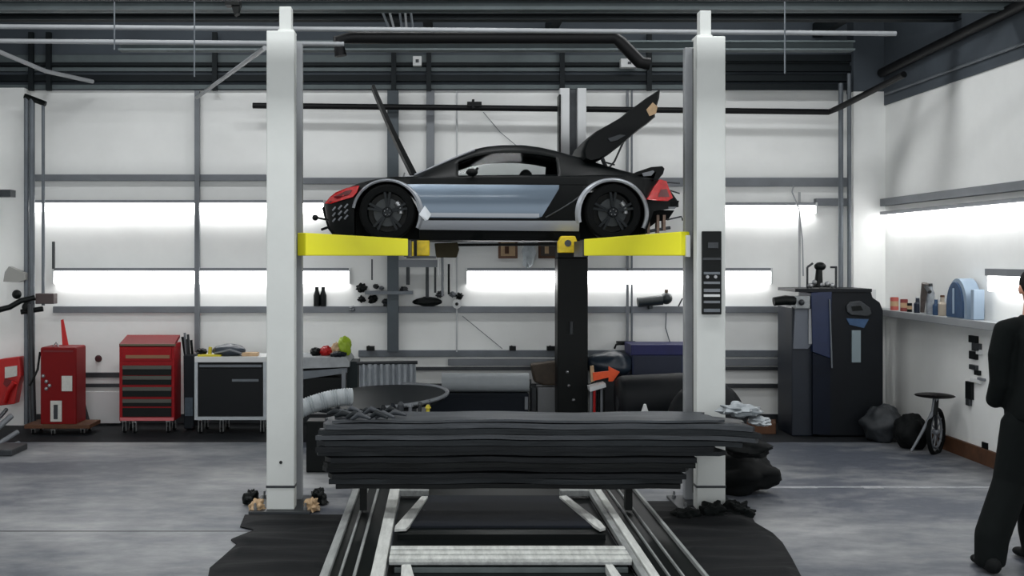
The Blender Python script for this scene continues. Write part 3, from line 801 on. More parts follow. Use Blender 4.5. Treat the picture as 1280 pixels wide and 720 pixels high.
MB().prism(fz([(756, 704), (764, 703), (778, 722), (765, 722)], .06), (0, 0, -.05)).build('guide_block', RAILB, t)

# ================================================================ STACK OF SHEETS
random.seed(11)
S0, S1 = 7.66, 8.13
def sheet(i, xa, xb, z, th, m_, label, wob=.01, y0=S0, y1=S1, rag=.05, droop=0.):
    ph = random.uniform(0, 9)
    def f(u, v):
        ra = rag*noise.noise(Vector((v*9+ph, i*3.1, 0))); rb = rag*noise.noise(Vector((v*9+ph, i*3.1, 7)))
        x = xa+ra+(xb+rb-xa-ra)*u
        ed = .016*noise.noise(Vector((x*1.6, v*2, 3)))+wob*.1*noise.noise(Vector((x*2.2+ph, v*2, i)))
        y = y0+(y1-y0)*v + (.03*noise.noise(Vector((x*3, ph, i)))-.015 if v == 0 else 0)
        zz = z+ed+.05*wob*noise.noise(Vector((x*9, v*5, ph)))-droop*max(0, x-1.74)**2
        return Vector((x, y, zz))
    return tag(MB().slab(f, 90, 6, th).build('rubber_sheet', m_, smooth=40), label, 'sheet', 'dark sheets piled between the posts')
X = lambda px: XX(px, S0)
lay = [  # x0px, x1px, py(top of the front edge), thickness, mat
 (418, 852, 612, .045, 3), (414, 850, 604, .035, 0), (410, 856, 597, .04, 1), (406, 862, 590, .028, 1),
 (404, 868, 584, .035, 3), (410, 872, 578, .035, 1), (402, 905, 571, .03, 0), (397, 898, 565, .045, 1),
 (398, 930, 556, .04, 0), (402, 952, 548, .03, 2), (408, 955, 542, .035, 0), (404, 948, 536, .03, 2)]
zc = ZZ(613, S0)
labels = ['lowest dark sheet of the pile, lying on the runway blocks', 'second sheet from the bottom of the dark pile', 'third sheet from the bottom of the dark pile',
 'fourth sheet from the bottom of the dark pile', 'fifth sheet from the bottom of the dark pile', 'sixth sheet from the bottom, topmost of the lower half of the dark pile', 'seventh sheet up, first of the longer sheets in the pile',
 'eighth sheet up in the dark pile, ending short before the panel post', 'ninth sheet up in the dark pile, crossing the panel post', 'fourth sheet from the top, long grey one crossing the panel post', 'third sheet from the top of the dark pile', 'second sheet from the top of the dark pile', 'topmost grey wrinkled sheet on the dark pile']
N_ = len(lay); ztop = ZZ(531, S0)
hh = (ztop-zc)/N_
for i, (a, b, _p, th, mi) in enumerate(lay):
    sheet(i, X(a), X(b), zc+hh*(i+1), hh*(.9 if i % 3 else .82), SHEETS[mi], labels[i], wob=.006 if i < 6 else .011, rag=.05 if i < 6 else .09,
          y0=S0+random.uniform(0, .07), y1=S1-random.uniform(0, .05), droop=0 if i < 6 else .2)
sheet(20, X(415), X(900), ztop+.024, .016, SHEETS[2], labels[12], wob=.02, rag=.15, y0=S0+.06, y1=S1+.0, droop=.2)
# blocks under the pile
for i, (xa, lb) in enumerate(((-.56, 'black support block under the pile on the runway by the plain post'), (1.32, 'black support block under the pile on the runway by the panel post'))):
    tag(MB().box(xa-.025, xa+.025, 8.05, 8.12, .05, zc).build('support_block', BLACK), lb, 'block')
# frayed rags at the pile's end
random.seed(5)
rg = thing('frayed_rag', (X(425), S0+.15, ztop+.02), 'frayed grey rag bunched on the end of the sheet pile near the plain post', 'rag')
for k in range(12):
    x = X(404+k*7+random.uniform(-2, 2)); y_ = S0+random.uniform(.02, .35)
    MB().tube([(x, y_, ztop+.035), (x+.05, y_-.02, ztop+.075-random.uniform(0, .02)), (x+.13, y_-.05, ztop+.045)], [.012, .022, .010], 7).build('fold', SHEETS[2] if k % 2 else SHEETS[0], rg, smooth=60)
# black sack behind the panel post
def lump(name, c, r, m_, label, cat, amp=.25, fr=2.5, seed=0, flat=None):
    m = MB(); m.ball((0, 0, 0), 1, 40, 24)
    for v in m.bm.verts:
        n_ = v.co.normalized(); k = 1+amp*noise.noise(n_*fr*.75+Vector((seed*7.3, 0, 0)))+amp*.25*noise.noise(n_*fr*3+Vector((seed, 3, 0)))
        v.co = Vector((n_.x*k*r[0], n_.y*k*r[1], n_.z*k*r[2]))
        if flat is not None and v.co.z < -flat*r[2]: v.co.z = -flat*r[2]
        v.co += Vector(c)
    o = m.build(name, m_, smooth=60)
    if label: tag(o, label, cat)
    return o
YB = 8.95
lump('black_sack', (XX(918, YB), YB, .15), (.31, .26, .17), RUBBER, 'slumped black sack on the floor behind the panel post base', 'sack', .3, 2.2, 2, flat=.92)
lump('rubber_bundle', (XX(934, 8.6), 8.62, .40), (.18, .16, .07), RUBBER, 'dark rubber bundle lying on the black sack beside the panel post', 'bundle', .35, 2.5, 4)
# crumpled pale sheeting on the pile end
lump('crumpled_sheeting', (XX(925, 7.95), 7.95, ztop+.06), (.14, .12, .045), FOIL, 'pale crumpled plastic sheeting on the pile beside the panel post', 'sheeting', .5, 3, 6)
lump('crumpled_sheeting', (XX(950, 7.9), 7.9, ztop-.01), (.07, .12, .03), FOIL, 'small pale scrap of plastic at the far tip of the sheet pile', 'sheeting', .5, 3, 8)
tag(MB().prism([Pf(905, 612, .02), Pf(944, 606, .02), Pf(944, 602, .02), Pf(903, 606, .02)], (0, 0, .025)).build('timber_plank', WOOD), 'short pale timber offcut beside the panel post base', 'timber')
# rags round the right post foot
lump('black_rag', (XX(858, 8.05), 8.0, .02), (.10, .13, .05), CLOTHK, 'crumpled black rag at the inner side of the panel post base', 'rag', .5, 3, 3, flat=.3)
lump('black_rag', (XX(892, 8.0), 8.0, .035), (.10, .10, .08), CLOTHK, 'black rag heaped against the front of the panel post', 'rag', .6, 3, 5, flat=.35)
lump('black_rag', (XX(922, 8.1), 8.1, .025), (.10, .12, .07), CLOTHK, 'black rag lying outside the panel post base', 'rag', .6, 3, 9, flat=.3)
for px, lb in ((322, 'small tan and black scrap at the outer foot of the plain lift post'), (390, 'small tan scrap at the inner foot of the plain lift post')):
    o = lump('scrap', (XX(px, 8.25), 8.25, .03), (.05, .06, .06), [TAN, BLACK][0 if px > 350 else 0], lb, 'scrap', .6, 3, px, flat=.4)
    lump('scrap', (XX(px-8 if px < 350 else px+9, 8.48), 8.48, .035), (.055, .06, .07), BLACK, 'crumpled black scrap behind the tan one at the plain post', 'scrap', .6, 3, px+1, flat=.4)['group'] = 'black scraps at the plain post'
# floor covers
def cover(pix, label, seed, name='floor_cover', z0=.003):
    # pix: rows of (py, pxL, pxR)
    pix = sorted(pix)
    def f(u, v):
        py = pix[0][0]+(pix[-1][0]-pix[0][0])*v
        a = interp([(r[0], r[1]) for r in pix], py); b = interp([(r[0], r[2]) for r in pix], py)
        p = Pf(a+(b-a)*u, py, 0)
        e = min(u, 1-u, v, 1-v)*8; e = min(1, e)
        p.z = z0+.008+e*.04*max(0, noise.noise(Vector((p.x*1.2+seed, p.y*6, seed)))+.25)
        return p
    return tag(MB().slab(f, 60, 80, .008).build(name, MATK, smooth=50), label, 'floor cover')
cover([(645, 306, 436), (660, 300, 431), (664, 318, 429), (676, 288, 425), (682, 296, 423), (700, 276, 416), (712, 262, 412), (735, 258, 400)], 'wrinkled black cover on the floor below the plain lift post', 1)
cover([(628, 800, 862), (645, 812, 938), (655, 820, 944), (668, 832, 966), (680, 842, 978), (700, 858, 990), (735, 884, 1008)], 'wrinkled black cover on the floor below the panel post', 2)
# ================================================================ LEFT SIDE: carts, chest, trolleys
# wall-hung extinguisher box, cropped by the frame
t = thing('extinguisher_box', P(10, 508, 12.1), 'red wall box with white notice at the far corner', 'box')
MB().pp([(-6, 452), (0, 449), (24, 446), (26, 470), (22, 482), (18, 505), (-6, 508)], 12.1, .15).build('box_body', REDB, t, bevel=.01)
MB().pp([(6, 459), (21, 457), (21, 470), (6, 473)], 12.085, .02).build('notice', PAPER, t)
MB().tube([P(6, 503, 12.08), P(10, 488, 12.06), P(18, 478, 12.06)], .03, 8).build('handle', REDB, t, smooth=50)
MB().pp([(6, 473), (16, 476), (8, 484), (4, 480)], 12.09, .02).build('shadow_slot', REDD, t)
# red cart
Y = 11.75; s = F/Y
t = thing('equipment_cart', P(72, 546, Y), 'tall red metal cart with white notices beside the corner pipes', 'cart')
MB().pb(50, 95, 434, 532, Y, .34).build('cabinet_body', REDB if False else mat('cart_red', (116, 8, 12), .5, 0, .08, 5, spec=.2), t, bevel=.02)
MB().pb(54, 91, 438, 440, Y-.005, .02).build('top_seam', REDD, t)
MB().pb(77, 90, 470, 489, Y-.01, .015).build('notice', PAPER, t)
n_ = MB().pb(63, 77, 501, 527, Y-.01, .015).build('notice', PAPER, t)
MB().pb(67, 72, 506, 524, Y-.014, .01).build('notice_print', STEELD, n_)
for (a, b) in ((52, 470), (56, 477), (60, 482), (56, 486)):
    MB().ball(P(a+2, b, Y), .02, 8, 6).build('knob', STEEL, t)
MB().tube([P(50, 440, Y+.05), P(47, 462, Y), P(41, 475, Y), P(37, 482, Y)], .012, 6).build('hose', BLACK, t, smooth=50)
MB().tube([P(66, 434, Y+.1), P(70, 428, Y+.1), P(74, 434, Y+.1)], .008, 6).build('lifting_eye', STEEL, t)
MB().prism([P(78, 434, Y+.3), P(76, 400, Y+.4), P(79, 399, Y+.4), P(86, 434, Y+.3)], (0, .01, 0)).build('hanging_strap', REDB, t)
o = MB().pb(30, 112, 531, 536, Y-.05, .38).build('dolly_deck', BROWN, t, bevel=.005)
for x, y in ((40, .05), (68, -.02), (102, .05), (40, .28), (102, .28)): caster(t, XX(x, Y), Y+y, ZZ(536, Y), .028, ZZ(536, Y))
tag(MB().tube([P(99, 485, 12.28), P(104, 505, 12.26), P(112, 536, 12.24)], .025, 8).build('leaning_bar', STEELD), 'dark bar leaning behind the red cart', 'bar')
tag(MB().pb(99, 150, 490, 529, 12.4, .05).build('wall_panel', WHITE), 'pale panel leaning on the wall between red cart and tool chest', 'panel')
tag(MB().lathe([(.001, 0), (.03, .01), (.04, .03), (.03, .05)], P(124, 448, BW-.02), (0, -1, 0), 14).build('wall_hook', mat('maroon', (60, 24, 28), .5)), 'small dark red knob on the wall beside the tool chest', 'knob')
# scissor stuff at the lower left edge
t = thing('floor_jack', Pf(4, 572), 'grey metal jack parts lying on the floor at the far corner', 'jack')
for a, b, r in (((-14, 545), (14, 520), .03), ((-10, 560), (22, 540), .025), ((-16, 572), (24, 555), .035), ((-8, 530), (8, 512), .02)):
    MB().tube([P(a[0], a[1], 11.0), P(b[0], b[1], 11.3)], r, 8).build('jack_bar', RAIL if r > .024 else STEELD, t, smooth=50)
MB().box(XX(-14, 10.6), XX(20, 10.6), 10.5, 10.9, 0, .06).build('jack_base', STEELD, t, bevel=.01)
# tools clamped on the corner pipes
t = thing('clamp_lamp', P(14, 400, 12.1), 'dark clamp and lamp tools fixed on the corner pipes', 'clamp')
m = MB(); m.ball(P(21, 368, 12.05), .05, 12, 8); m.ball(P(34, 384, 12.05), .055, 12, 8); m.tube([P(-4, 388, 11.95), P(12, 384, 12), P(26, 376, 12.05), P(44, 372, 12.1)], .03, 8); m.tube([P(26, 390, 12.05), P(54, 386, 12.1)], .028, 8)
m.build('clamp_arm', BLACK, t, smooth=50)
m = MB(); m.pp([(4, 352), (6, 340), (11, 333), (20, 337), (31, 341), (31, 350), (22, 353)], 12.1, .1); m.build('lamp_head', mat('lamp_grey', (150, 150, 146), .5), t)
MB().pb(44, 67, 367, 380, 12.1, .12).build('junction_block', mat('brownish', (72, 60, 60), .6), t, bevel=.005)
tag(MB().pb(65, 67, 302, 336, 12.45, .05).build('wall_strip', STEELD), 'short dark strip on the wall above the lower tube light', 'strip')
tag(MB().pb(-6, 13, 237, 246, 12.1, .15).build('wall_bracket', STEELD), 'dark bracket at the wall edge above the corner clamps', 'bracket')

# red tool chest
Y = 11.85
t = thing('tool_chest', P(185, 541, Y), 'red roller tool chest with dark drawers on casters', 'tool chest')
MB().pb(149, 218, 430, 526, Y, .3).build('cabinet_body', RED, t, bevel=.006)
MB().prism([P(149, 430, Y), P(220, 430, Y), P(224, 418, Y+.3), P(160, 418, Y+.3)], (0, .15, 0)).build('lid', mat('chest_lid', (150, 22, 30), .45), t, bevel=.006) if False else None
m = MB(); a, b, c, d = P(149, 430, Y), P(218, 430, Y), P(225, 418.5, Y+.3), P(159, 418.5, Y+.3)
e = .02
vs = [m.bm.verts.new(p) for p in (a, b, c, d)]+[m.bm.verts.new(p-Vector((0, 0, .03))) for p in (a, b, c, d)]
for f in ((0, 1, 2, 3), (7, 6, 5, 4), (0, 4, 5, 1), (1, 5, 6, 2), (2, 6, 7, 3), (3, 7, 4, 0)): m.bm.faces.new([vs[i] for i in f])
m.build('lid', mat('chest_lid', (110, 6, 14), .6, 0, .08, 5, spec=.2), t)
MB().pb(150, 219, 430, 432.5, Y-.01, .02).build('lid_edge', mat('lid_edge', (96, 84, 66), .5), t)
dr = [(434, 452, RED), (457, 470, DRAWK), (470, 482, DRAWK), (484, 497, DRAWK), (499, 509, DRAWK), (510, 522, DRAWK)]
for i, (p, q, mm) in enumerate(dr):
    o = MB().pb(153, 214, p, q-1, Y-.015, .03).build('drawer', mm, t, bevel=.002)
    if i == 0:
        plabel(o, 'red drawer front'); MB().pb(157, 212, 444, 448, Y-.025, .012).build('handle', mat('brass_pull', (140, 104, 78), .4, .5), o)
    elif i < 5: MB().pb(153, 214, p, p+4.5, Y-.028, .016).build('handle', DRAWG, o)
MB().pb(150, 217, 522, 526, Y-.012, .02).build('bottom_rail', mat('pinkish_rail', (196, 100, 104), .4), t)
for x, y in ((154, .06), (168, .02), (209, .06), (156, .25), (211, .25)): caster(t, XX(x, Y), Y+y, ZZ(527, Y), .032, ZZ(527, Y))
# dark bin with tools beside the chest
t = thing('waste_bin', P(232, 528, 12.0), 'dark bin full of upright tools between chest and trolley', 'bin')
MB().pp([(229, 444), (243, 444), (242, 536), (230, 536)], 12.05, .22).build('bin_body', mat('bin_dark', (26, 32, 38), .6), t, bevel=.01)
for a, b, c in ((228, 421, BLACK), (231, 416, RAIL), (235, 418, STEELD), (239, 425, BLACK), (233, 424, STEELD)):
    MB().tube([P(max(a+2, 232), 448, 12.15), P(a, b, 12.15)], .014, 6).build('tool_handle', c, t)
MB().pb(231, 241, 497, 520, 12.035, .02).build('bin_label', mat('bin_label', (70, 84, 96), .6, 0, .3, 30), t)
# trolley behind the left post, and its twin on the other side
def trolley(x0, x1, ytop, Y, label, door=(248, 326)):
    t = thing('tool_trolley', P((x0+x1)/2, 542, Y), label, 'trolley')
    FR = bpy.data.materials.get('trolley_frame') or mat('trolley_frame', (178, 184, 188), .4, .3, .08, 6)
    MB().pb(x0, x1, ytop+5, ytop+12, Y, .45).build('worktop', WHITE, t, bevel=.004)
    MB().pb(x0+2, x1-2, ytop+12, 523, Y+.03, .4).build('cabinet_body', BLACK, t)
    MB().pb(x0, x0+4, ytop+12, 523, Y, .05).build('side_frame', FR, t)
    MB().pb(x1-4, x1, ytop+12, 523, Y, .05).build('side_frame', FR, t)
    MB().pb(x0, x1, 521, 525, Y-.01, .06).build('bottom_rail', FR, t)
    d_ = MB().pb(x0+5, x1-5, ytop+20, 520, Y+.012, .03).build('door', mat('trolley_door', (9, 13, 17), .35) if not bpy.data.materials.get('trolley_door') else bpy.data.materials['trolley_door'], t)
    MB().pb((x0+x1)/2+2, x1-10, ytop+33, ytop+36, Y-.005, .02).build('handle', PIPEG, d_)
    MB().pb(x0+6, x1-6, ytop+15, ytop+18, Y-.002, .03).build('rail', PIPEG, t)
    for x in (x0+6, (x0+x1)/2-12, x1-6):
        for dy in (.06, .38): caster(t, XX(x, Y), Y+dy, ZZ(525, Y), .03, ZZ(525, Y))
    return t
trolley(243, 333, 441, 11.8, 'silver-framed tool trolley with black door beside the plain lift post')
# worktop items
yw = 11.95; zt_ = ZZ(446, 11.8)
o = lump('welding_helmet', (XX(286, yw), yw, zt_+.055), (.17, .11, .065), mat('helmet', (52, 60, 70), .35, 0, .2, 8), 'dark grey rounded helmet lying on the trolley worktop', 'helmet', .15, 2, 1, flat=.8)
MB().tube([Vector((XX(270, yw), yw-.09, zt_+.03)), Vector((XX(290, yw), yw-.13, zt_+.07)), Vector((XX(304, yw), yw-.09, zt_+.03))], .012, 6).build('visor_rim', RAIL, o, smooth=50)
tag(MB().tube([(XX(262, yw), yw, zt_+.002), (XX(263, yw), yw, zt_+.09)], [.022, .018], 12).build('spray_bottle', YELT), 'small yellow bottle on the trolley worktop beside the helmet', 'bottle')
lump('work_glove', (XX(252, yw), yw, zt_+.035), (.05, .07, .04), BLACK, 'black glove on the end of the trolley worktop', 'glove', .4, 3, 4, flat=.8)
tag(MB().pb(247, 276, 443.5, 446, 11.82, .1).build('yellow_level', YELT), 'flat yellow tool lying on the front edge of the worktop', 'tool')
tag(MB().pb(302, 322, 441, 445.5, 11.85, .12).build('wood_block', TAN, bevel=.004), 'flat tan block on the trolley worktop near the lift post', 'block')

# table seen just inside the left post
Y = 11.6
t = thing('workbench', P(400, 530, Y), 'cluttered grey workbench with black cupboard just inside the plain post', 'workbench')
MB().pp([(350, 447), (433, 446), (437, 452), (437, 459), (350, 462)], Y, .6).build('bench_top', mat('bench_top', (158, 162, 165), .5, 0, .2, 6), t, bevel=.006)
MB().pp([(350, 466), (434, 460), (434, 466), (380, 474), (350, 476)], Y+.01, .5).build('lower_tray', PIPEG, t)
MB().pb(350, 430, 472, 512, Y+.03, .5).build('cupboard', BLACK, t)
MB().pb(427, 432, 462, 527, Y, .05).build('leg', RAIL, t)
MB().pb(350, 354, 462, 527, Y, .05).build('leg', RAIL, t)
MB().pb(434, 447, 452, 530, Y+.1, .35).build('side_panel', mat('dark_teal', (26, 36, 38), .5), t)
for x in (428, 352): MB().box(XX(x, Y)-.02, XX(x, Y)+.02, Y, Y+.05, 0, ZZ(527, Y)+.01).build('foot', BLACK, t)
zt_ = ZZ(447, Y)
for a, h, r, mm, lb, nm in ((394, 10, 7, BLACK, 'black rag heap on the workbench just inside the plain post', 'rag'), (407, 12, 8, REDB, 'red cloth bundle on the workbench', 'cloth'),
        (420, 16, 7, TAN, 'tan cloth bundle on the workbench', 'cloth'), (430, 24, 8.5, GREEN, 'lime green ball-shaped bundle on the workbench', 'cloth'), (424, 7, 10, NAVY, 'navy cloth bundle in front on the workbench', 'cloth')):
    k = Y/F
    lump(nm+'_bundle', (XX(a, Y+.15), Y+(.06 if mm is NAVY else .2), zt_+h*k*.5), (r*k, r*k, h*k*.55), mm, lb, nm, .3, 3, a, flat=.9)
# draped pale sheets
t = tag(MB().grid(lambda u, v: Vector((XX(449+71*u, 11.7), 11.7+.02*math.sin(u*60)+.01*math.sin(u*23), ZZ(455+40*v-(6*u)*v, 11.7))), 120, 6).build('hanging_sheet', SHEETW, smooth=60), 'pale pleated sheet hanging from the low rail beside the workbench', 'sheet')
sm = t.modifiers.new('s', 'SOLIDIFY'); sm.thickness = .006
MB().tube([P(446, 454, 11.7), P(522, 453, 11.7)], .018, 8).build('hanging_rod', STEELD, t)
tag(MB().box(XX(449, 11.75), XX(520, 11.75), 11.75, 12.1, 0, ZZ(490, 11.75)).build('storage_crate', mat('crate_grey', (60, 64, 68), .6, 0, .2, 5), bevel=.01), 'dark grey crate on the floor under the pleated sheet', 'crate')
# big curved tray with pale rim
YT = 10.6
t = thing('curved_tray', (XX(470, YT), YT+.3, 0), 'big curved dark tray with pale rim behind the sheet pile', 'tray')
cx_, cz_ = XX(470, YT+.3), ZZ(497, YT)
def trf(r, a): return Vector((cx_+r*.72*math.cos(a), YT+.34+r*.40*math.sin(a), .50+.04*math.cos(a)+.07*r*math.sin(a)))
m = MB(); ring = [m.bm.verts.new(trf(.92, i*2*PI/48)) for i in range(48)]; m.bm.faces.new(ring)
ext = bmesh.ops.extrude_face_region(m.bm, geom=m.bm.faces[:]); 
for v in [g for g in ext['geom'] if isinstance(g, bmesh.types.BMVert)]: v.co.z -= .05
m.build('tray_plate', mat('tray_dark', (20, 25, 29), .4, .1, .2, 6), t, smooth=40)
m = MB(); m.tube([trf(.95, -PI*.47+i*PI*.85/30) for i in range(31)], .02, 8); m.build('tray_rim', RAIL, t, smooth=50)
for a, b in ((.5, -.25), (-.35, -.25), (.2, .35), (-.3, .3)): MB().box(cx_+a-.02, cx_+a+.02, YT+.34+b-.02, YT+.34+b+.02, 0, .5).build('leg', STEELD, t)
# flexible duct
m = MB(); pts = []; rr = []
for i in range(61):
    u = i/60; px = 352+88*u; py = 522-26*math.sin(u*PI*.5)
    pts.append(P(px, py, 9.75+.15*u)); rr.append(.075+.006*math.sin(i*PI*.9))
tag(m.tube(pts, rr, 14).build('flexible_duct', DUCT, smooth=70), 'pale corrugated flexible duct lying behind the sheet pile', 'duct')
tag(MB().box(XX(384, 9.8), XX(436, 9.8), 9.72, 9.95, 0, ZZ(512, 9.8)-.09).build('duct_crate', BLACK, bevel=.01), 'black crate carrying the flexible duct', 'crate')
for k, (px, mm, h) in enumerate(((478, SHEETS[0], 20), (490, NAVY, 22), (500, SHEETS[2], 24), (512, RAIL, 22), (524, STEELD, 24), (534, YELT, 20))):
    tag(MB().tube([P(px, 530, 10.35), P(px+1, 530-h, 10.35)], .03 if k < 3 else .018, 10).lathe([(.03, 0), (.012, .03)], P(px+1, 530-h, 10.35), n=10).build('small_canister', mm, smooth=40),
        ['dark grey canister nearest the flexible duct', 'navy canister under the curved tray', 'mid grey canister under the curved tray', 'pale slim canister under the curved tray', 'dark slim canister under the curved tray', 'yellowish slim canister under the tray rim'][k], 'canister')
tag(MB().box(XX(470, 10.4), XX(545, 10.4), 10.2, 10.5, 0, ZZ(529, 10.35)).build('low_crate', BLACK, bevel=.01), 'low black crate carrying the canisters', 'crate')
# white roll with blue box
m = MB(); m.tube([P(552, 478, 12.1), P(661, 478, 12.1)], .10, 24)
o = tag(m.build('paper_roll', mat('roll_white', (168, 174, 178), .6, 0, .06, 8), smooth=40), 'big pale roll lying on the navy cabinet', 'roll')
MB().tube([P(661, 478, 12.1), P(664, 478, 12.1)], .035, 14).build('roll_core', STEELD, o)
t = thing('navy_cabinet', P(595, 528, 11.95), 'long low navy cabinet under the pale roll', 'cabinet')
MB().pb(535, 661, 492, 540, 11.95, .4).build('cabinet_body', NAVY, t, bevel=.01)
MB().pb(656, 660, 496, 512, 11.93, .03).build('latch', RAIL, t)
MB().pb(537, 652, 498, 526, 11.94, .02).build('front_panel', mat('navy_dark', (12, 20, 30), .5), t)
tag(MB().pp([(664, 456), (697, 452), (697, 482), (680, 482), (668, 478)], 12.15, .2).build('leather_bag', mat('old_brown', (70, 58, 46), .6, 0, .3, 9), bevel=.02), 'dull brown bag beside the black column', 'bag')
tag(MB().pb(672, 695, 484, 537, 12.2, .25).build('pale_box', mat('pale_box', (140, 142, 144), .6, 0, .06, 6), bevel=.01), 'pale box on the floor beside the black column under the brown bag', 'box')
tag(MB().pb(664, 671, 484, 537, 12.2, .2).build('dark_bin', STEELD, bevel=.01), 'narrow dark bin between navy cabinet and pale box', 'bin')
for px, w, lb in ((463, 5, 'tiny dark tool on the low pipe under the slate upright'), (641, 4, 'tiny black tool on the low pipe left of the column'), (690, 6, 'small black tool on the low pipe touching the black column')):
    tag(MB().pb(px-w, px+w, 433, 438.5, 12.45, .08).ball(P(px-w*.4, 434, 12.47), .02, 8, 6).build('hand_tool', BLACK), lb.replace('left of', 'beside'), 'tool')

# ================================================================ RIGHT OF THE BLACK COLUMN
o = lump('blue_tarp_roll', (XX(762, 12.0), 12.0, ZZ(456, 12.0)), (.25, .2, .14), mat('tarp_blue', (30, 42, 54), .35, 0, .2, 5), 'dark blue rounded bundle behind the orange arrow', 'bundle', .15, 2, 3)
tag(MB().pb(744, 787, 472, 540, 11.95, .35).build('dark_crate', mat('crate_dark', (34, 38, 42), .6), bevel=.01), 'dark crate carrying the blue bundle beside the column', 'crate')
t = thing('blue_cabinet', P(822, 528, 11.95), 'cobalt blue cabinet standing behind the black drums', 'cabinet')
MB().pb(790, 872, 433, 540, 11.95, .4).build('cabinet_body', mat('cab_navy', (14, 28, 62), .5, 0, .15, 4), t, bevel=.01)
MB().pb(789, 873, 431, 444, 11.93, .44).build('top_rim', BLUE, t, bevel=.006)
MB().pb(793, 852, 446, 520, 11.94, .02).build('door', mat('navy_door', (10, 22, 46), .5), t)
tag(MB().pb(772, 795, 427, 431.5, 12.4, .1).tube([P(768, 436, 12.4), P(770, 431, 12.4), P(778, 429, 12.4)], .012, 6).build('hand_tool', BLACK), 'black tool resting against the wall beside the cobalt cabinet', 'tool')
t = thing('warning_arrow', P(757, 482, 11.5), 'orange arrow marker standing against the dark crate', 'marker')
MB().pp([(741, 466), (761, 464), (761, 458), (775, 465), (766, 477), (761, 477), (761, 472), (742, 476)], 11.55, .04).build('arrow_plate', ORANGE, t, bevel=.003)
MB().pp([(738, 458), (742, 457), (744, 476), (739, 478)], 11.58, .04).build('grip', TAN, t)
t = thing('work_stool', P(748, 533, 11.5), 'small pale frame with red trim carrying the orange arrow', 'stool')
MB().pp([(737, 484), (757, 479), (758, 484), (738, 490)], 11.5, .2).build('seat', WHITE, t, bevel=.004)
for x in (739, 752): MB().tube([P(x, 484, 11.54), P(x, 547, 11.54)], .014, 8).build('leg', RAIL, t)
MB().tube([P(743, 484, 11.52), P(743, 547, 11.52)], .013, 8).build('red_leg', REDB, t)
MB().box(XX(747, 11.6), XX(756, 11.6), 11.58, 11.68, 0, ZZ(486, 11.6)).build('back_panel', BLACK, t)
def drum(x0, x1, yc, r, Y, label, m_=BLACK, tilt=0):
    t = thing('black_drum', P((x0+x1)/2, yc+r, Y), label, 'drum')
    k = Y/F
    MB().lathe([(r*k*.86, 0), (r*k*.97, .03), (r*k, .07), (r*k, (x1-x0)*k-.07), (r*k*.97, (x1-x0)*k-.03), (r*k*.86, (x1-x0)*k)], P(x0, yc, Y), (1, 0, tilt), 36).build('drum_shell', m_, t, smooth=50)
    MB().tube([P(x0-1, yc, Y), P(x0+4, yc, Y)], r*k*.3, 14).build('drum_cap', STEELD, t)
    return t
DRUM = mat('drum_black', (9, 13, 17), .6, 0, .1, 4)
tag(MB().box(XX(785, 11.2), XX(850, 11.2), 11.2, 11.5, 0, .08).build('drum_cradle', BLACK, bevel=.01), 'low black cradle under the black drum', 'cradle')
drum(772, 862, 505, 35, 11.35, 'black drum lying nearest the black column', DRUM, .05)
lump('black_cover', (XX(884, 10.6), 10.6, .24), (.38, .25, .46), DRUM, 'black domed cover standing behind the panel post', 'cover', .06, 2, 3, flat=.50)
tag(MB().lathe([(.05, 0), (.035, .05), (.012, .12), (.001, .125)], P(806, 521, 10.9), n=12).build('small_cone', WHITE, smooth=40), 'little pale cone in front of the black drum', 'cone')
tag(MB().box(XX(796, 10.95), XX(816, 10.95), 10.85, 11.0, 0, ZZ(521, 10.9)).build('low_block', BLACK), 'low black block under the little pale cone', 'block')
# wall gadget with cable
t = thing('wall_tool', P(818, 384, BW-.1), 'black power tool hanging above the middle rail beside the panel post', 'power tool')
m = MB(); m.tube([P(797, 378, BW-.1), P(828, 375, BW-.1)], .055, 14); m.ball(P(833, 373, BW-.1), .065, 14, 10); m.tube([P(812, 380, BW-.1), P(813, 386, BW-.1)], .03, 8)
m.build('motor_housing', mat('tool_dark', (34, 42, 44), .4, 0, .3, 20), t, smooth=50)
MB().tube([P(833, 370, BW-.1), P(833, 362, BW-.1)], .02, 8).build('hook', mat('brass', (90, 74, 60), .5), t)
MB().tube([P(848, 383, BW-.08), P(853, 373, BW-.08)], .008, 6).build('lever', STEELD, t)
for i, px in enumerate((396, 404)):
    tag(MB().lathe([(.035, 0), (.036, .12), (.02, .17), (.02, .21)], P(px, 382.5, BW-.04), n=14).build('black_bottle', BLACK, smooth=40), 'small black bottle on the middle rail, %s the lift post' % ('nearer' if i == 0 else 'further from'), 'bottle', 'bottles on the middle rail')
# tool rack behind the car
t = thing('tool_rack', P(500, 366, BW-.15), 'small shelf with hanging hand tools beside the dark slate upright', 'shelf')
MB().pb(456, 516, 364, 368, BW-.2, .2).build('shelf_board', PIPEG, t)
MB().pb(498, 548, 325, 334, BW-.16, .05).build('hanger_bar', RAIL, t)
for i, (x, a, b, r) in enumerate(((534, 334, 372, .018), (544, 334, 366, .012), (548, 312, 345, .012), (553, 322, 370, .014), (561, 330, 368, .012), (465, 324, 350, .008), (510, 334, 356, .02))):
    MB().tube([P(x, a, BW-.17), P(x, b, BW-.17)], r, 8).build('hanging_tool', [STEELD, STEELD, WHITE, RAIL, BLACK, STEELD, STEELD][i], t)
for i, (x, y, r) in enumerate(((452, 360, .055), (470, 358, .03), (477, 360, .025), (466, 374, .05), (483, 378, .045), (440, 386, .035), (452, 374, .04), (550, 368, .04), (566, 368, .035), (574, 370, .04), (505, 362, .04))):
    lump('hanging_hand_tool', P(x, y, BW-.052), (r, .05, r*.85), [BLACK, STEELD, RAIL][i % 3], 'small dark hand tool clustered on the rack behind the car front', 'tool', .5, 3, i)['group'] = 'hand tools on the rack'
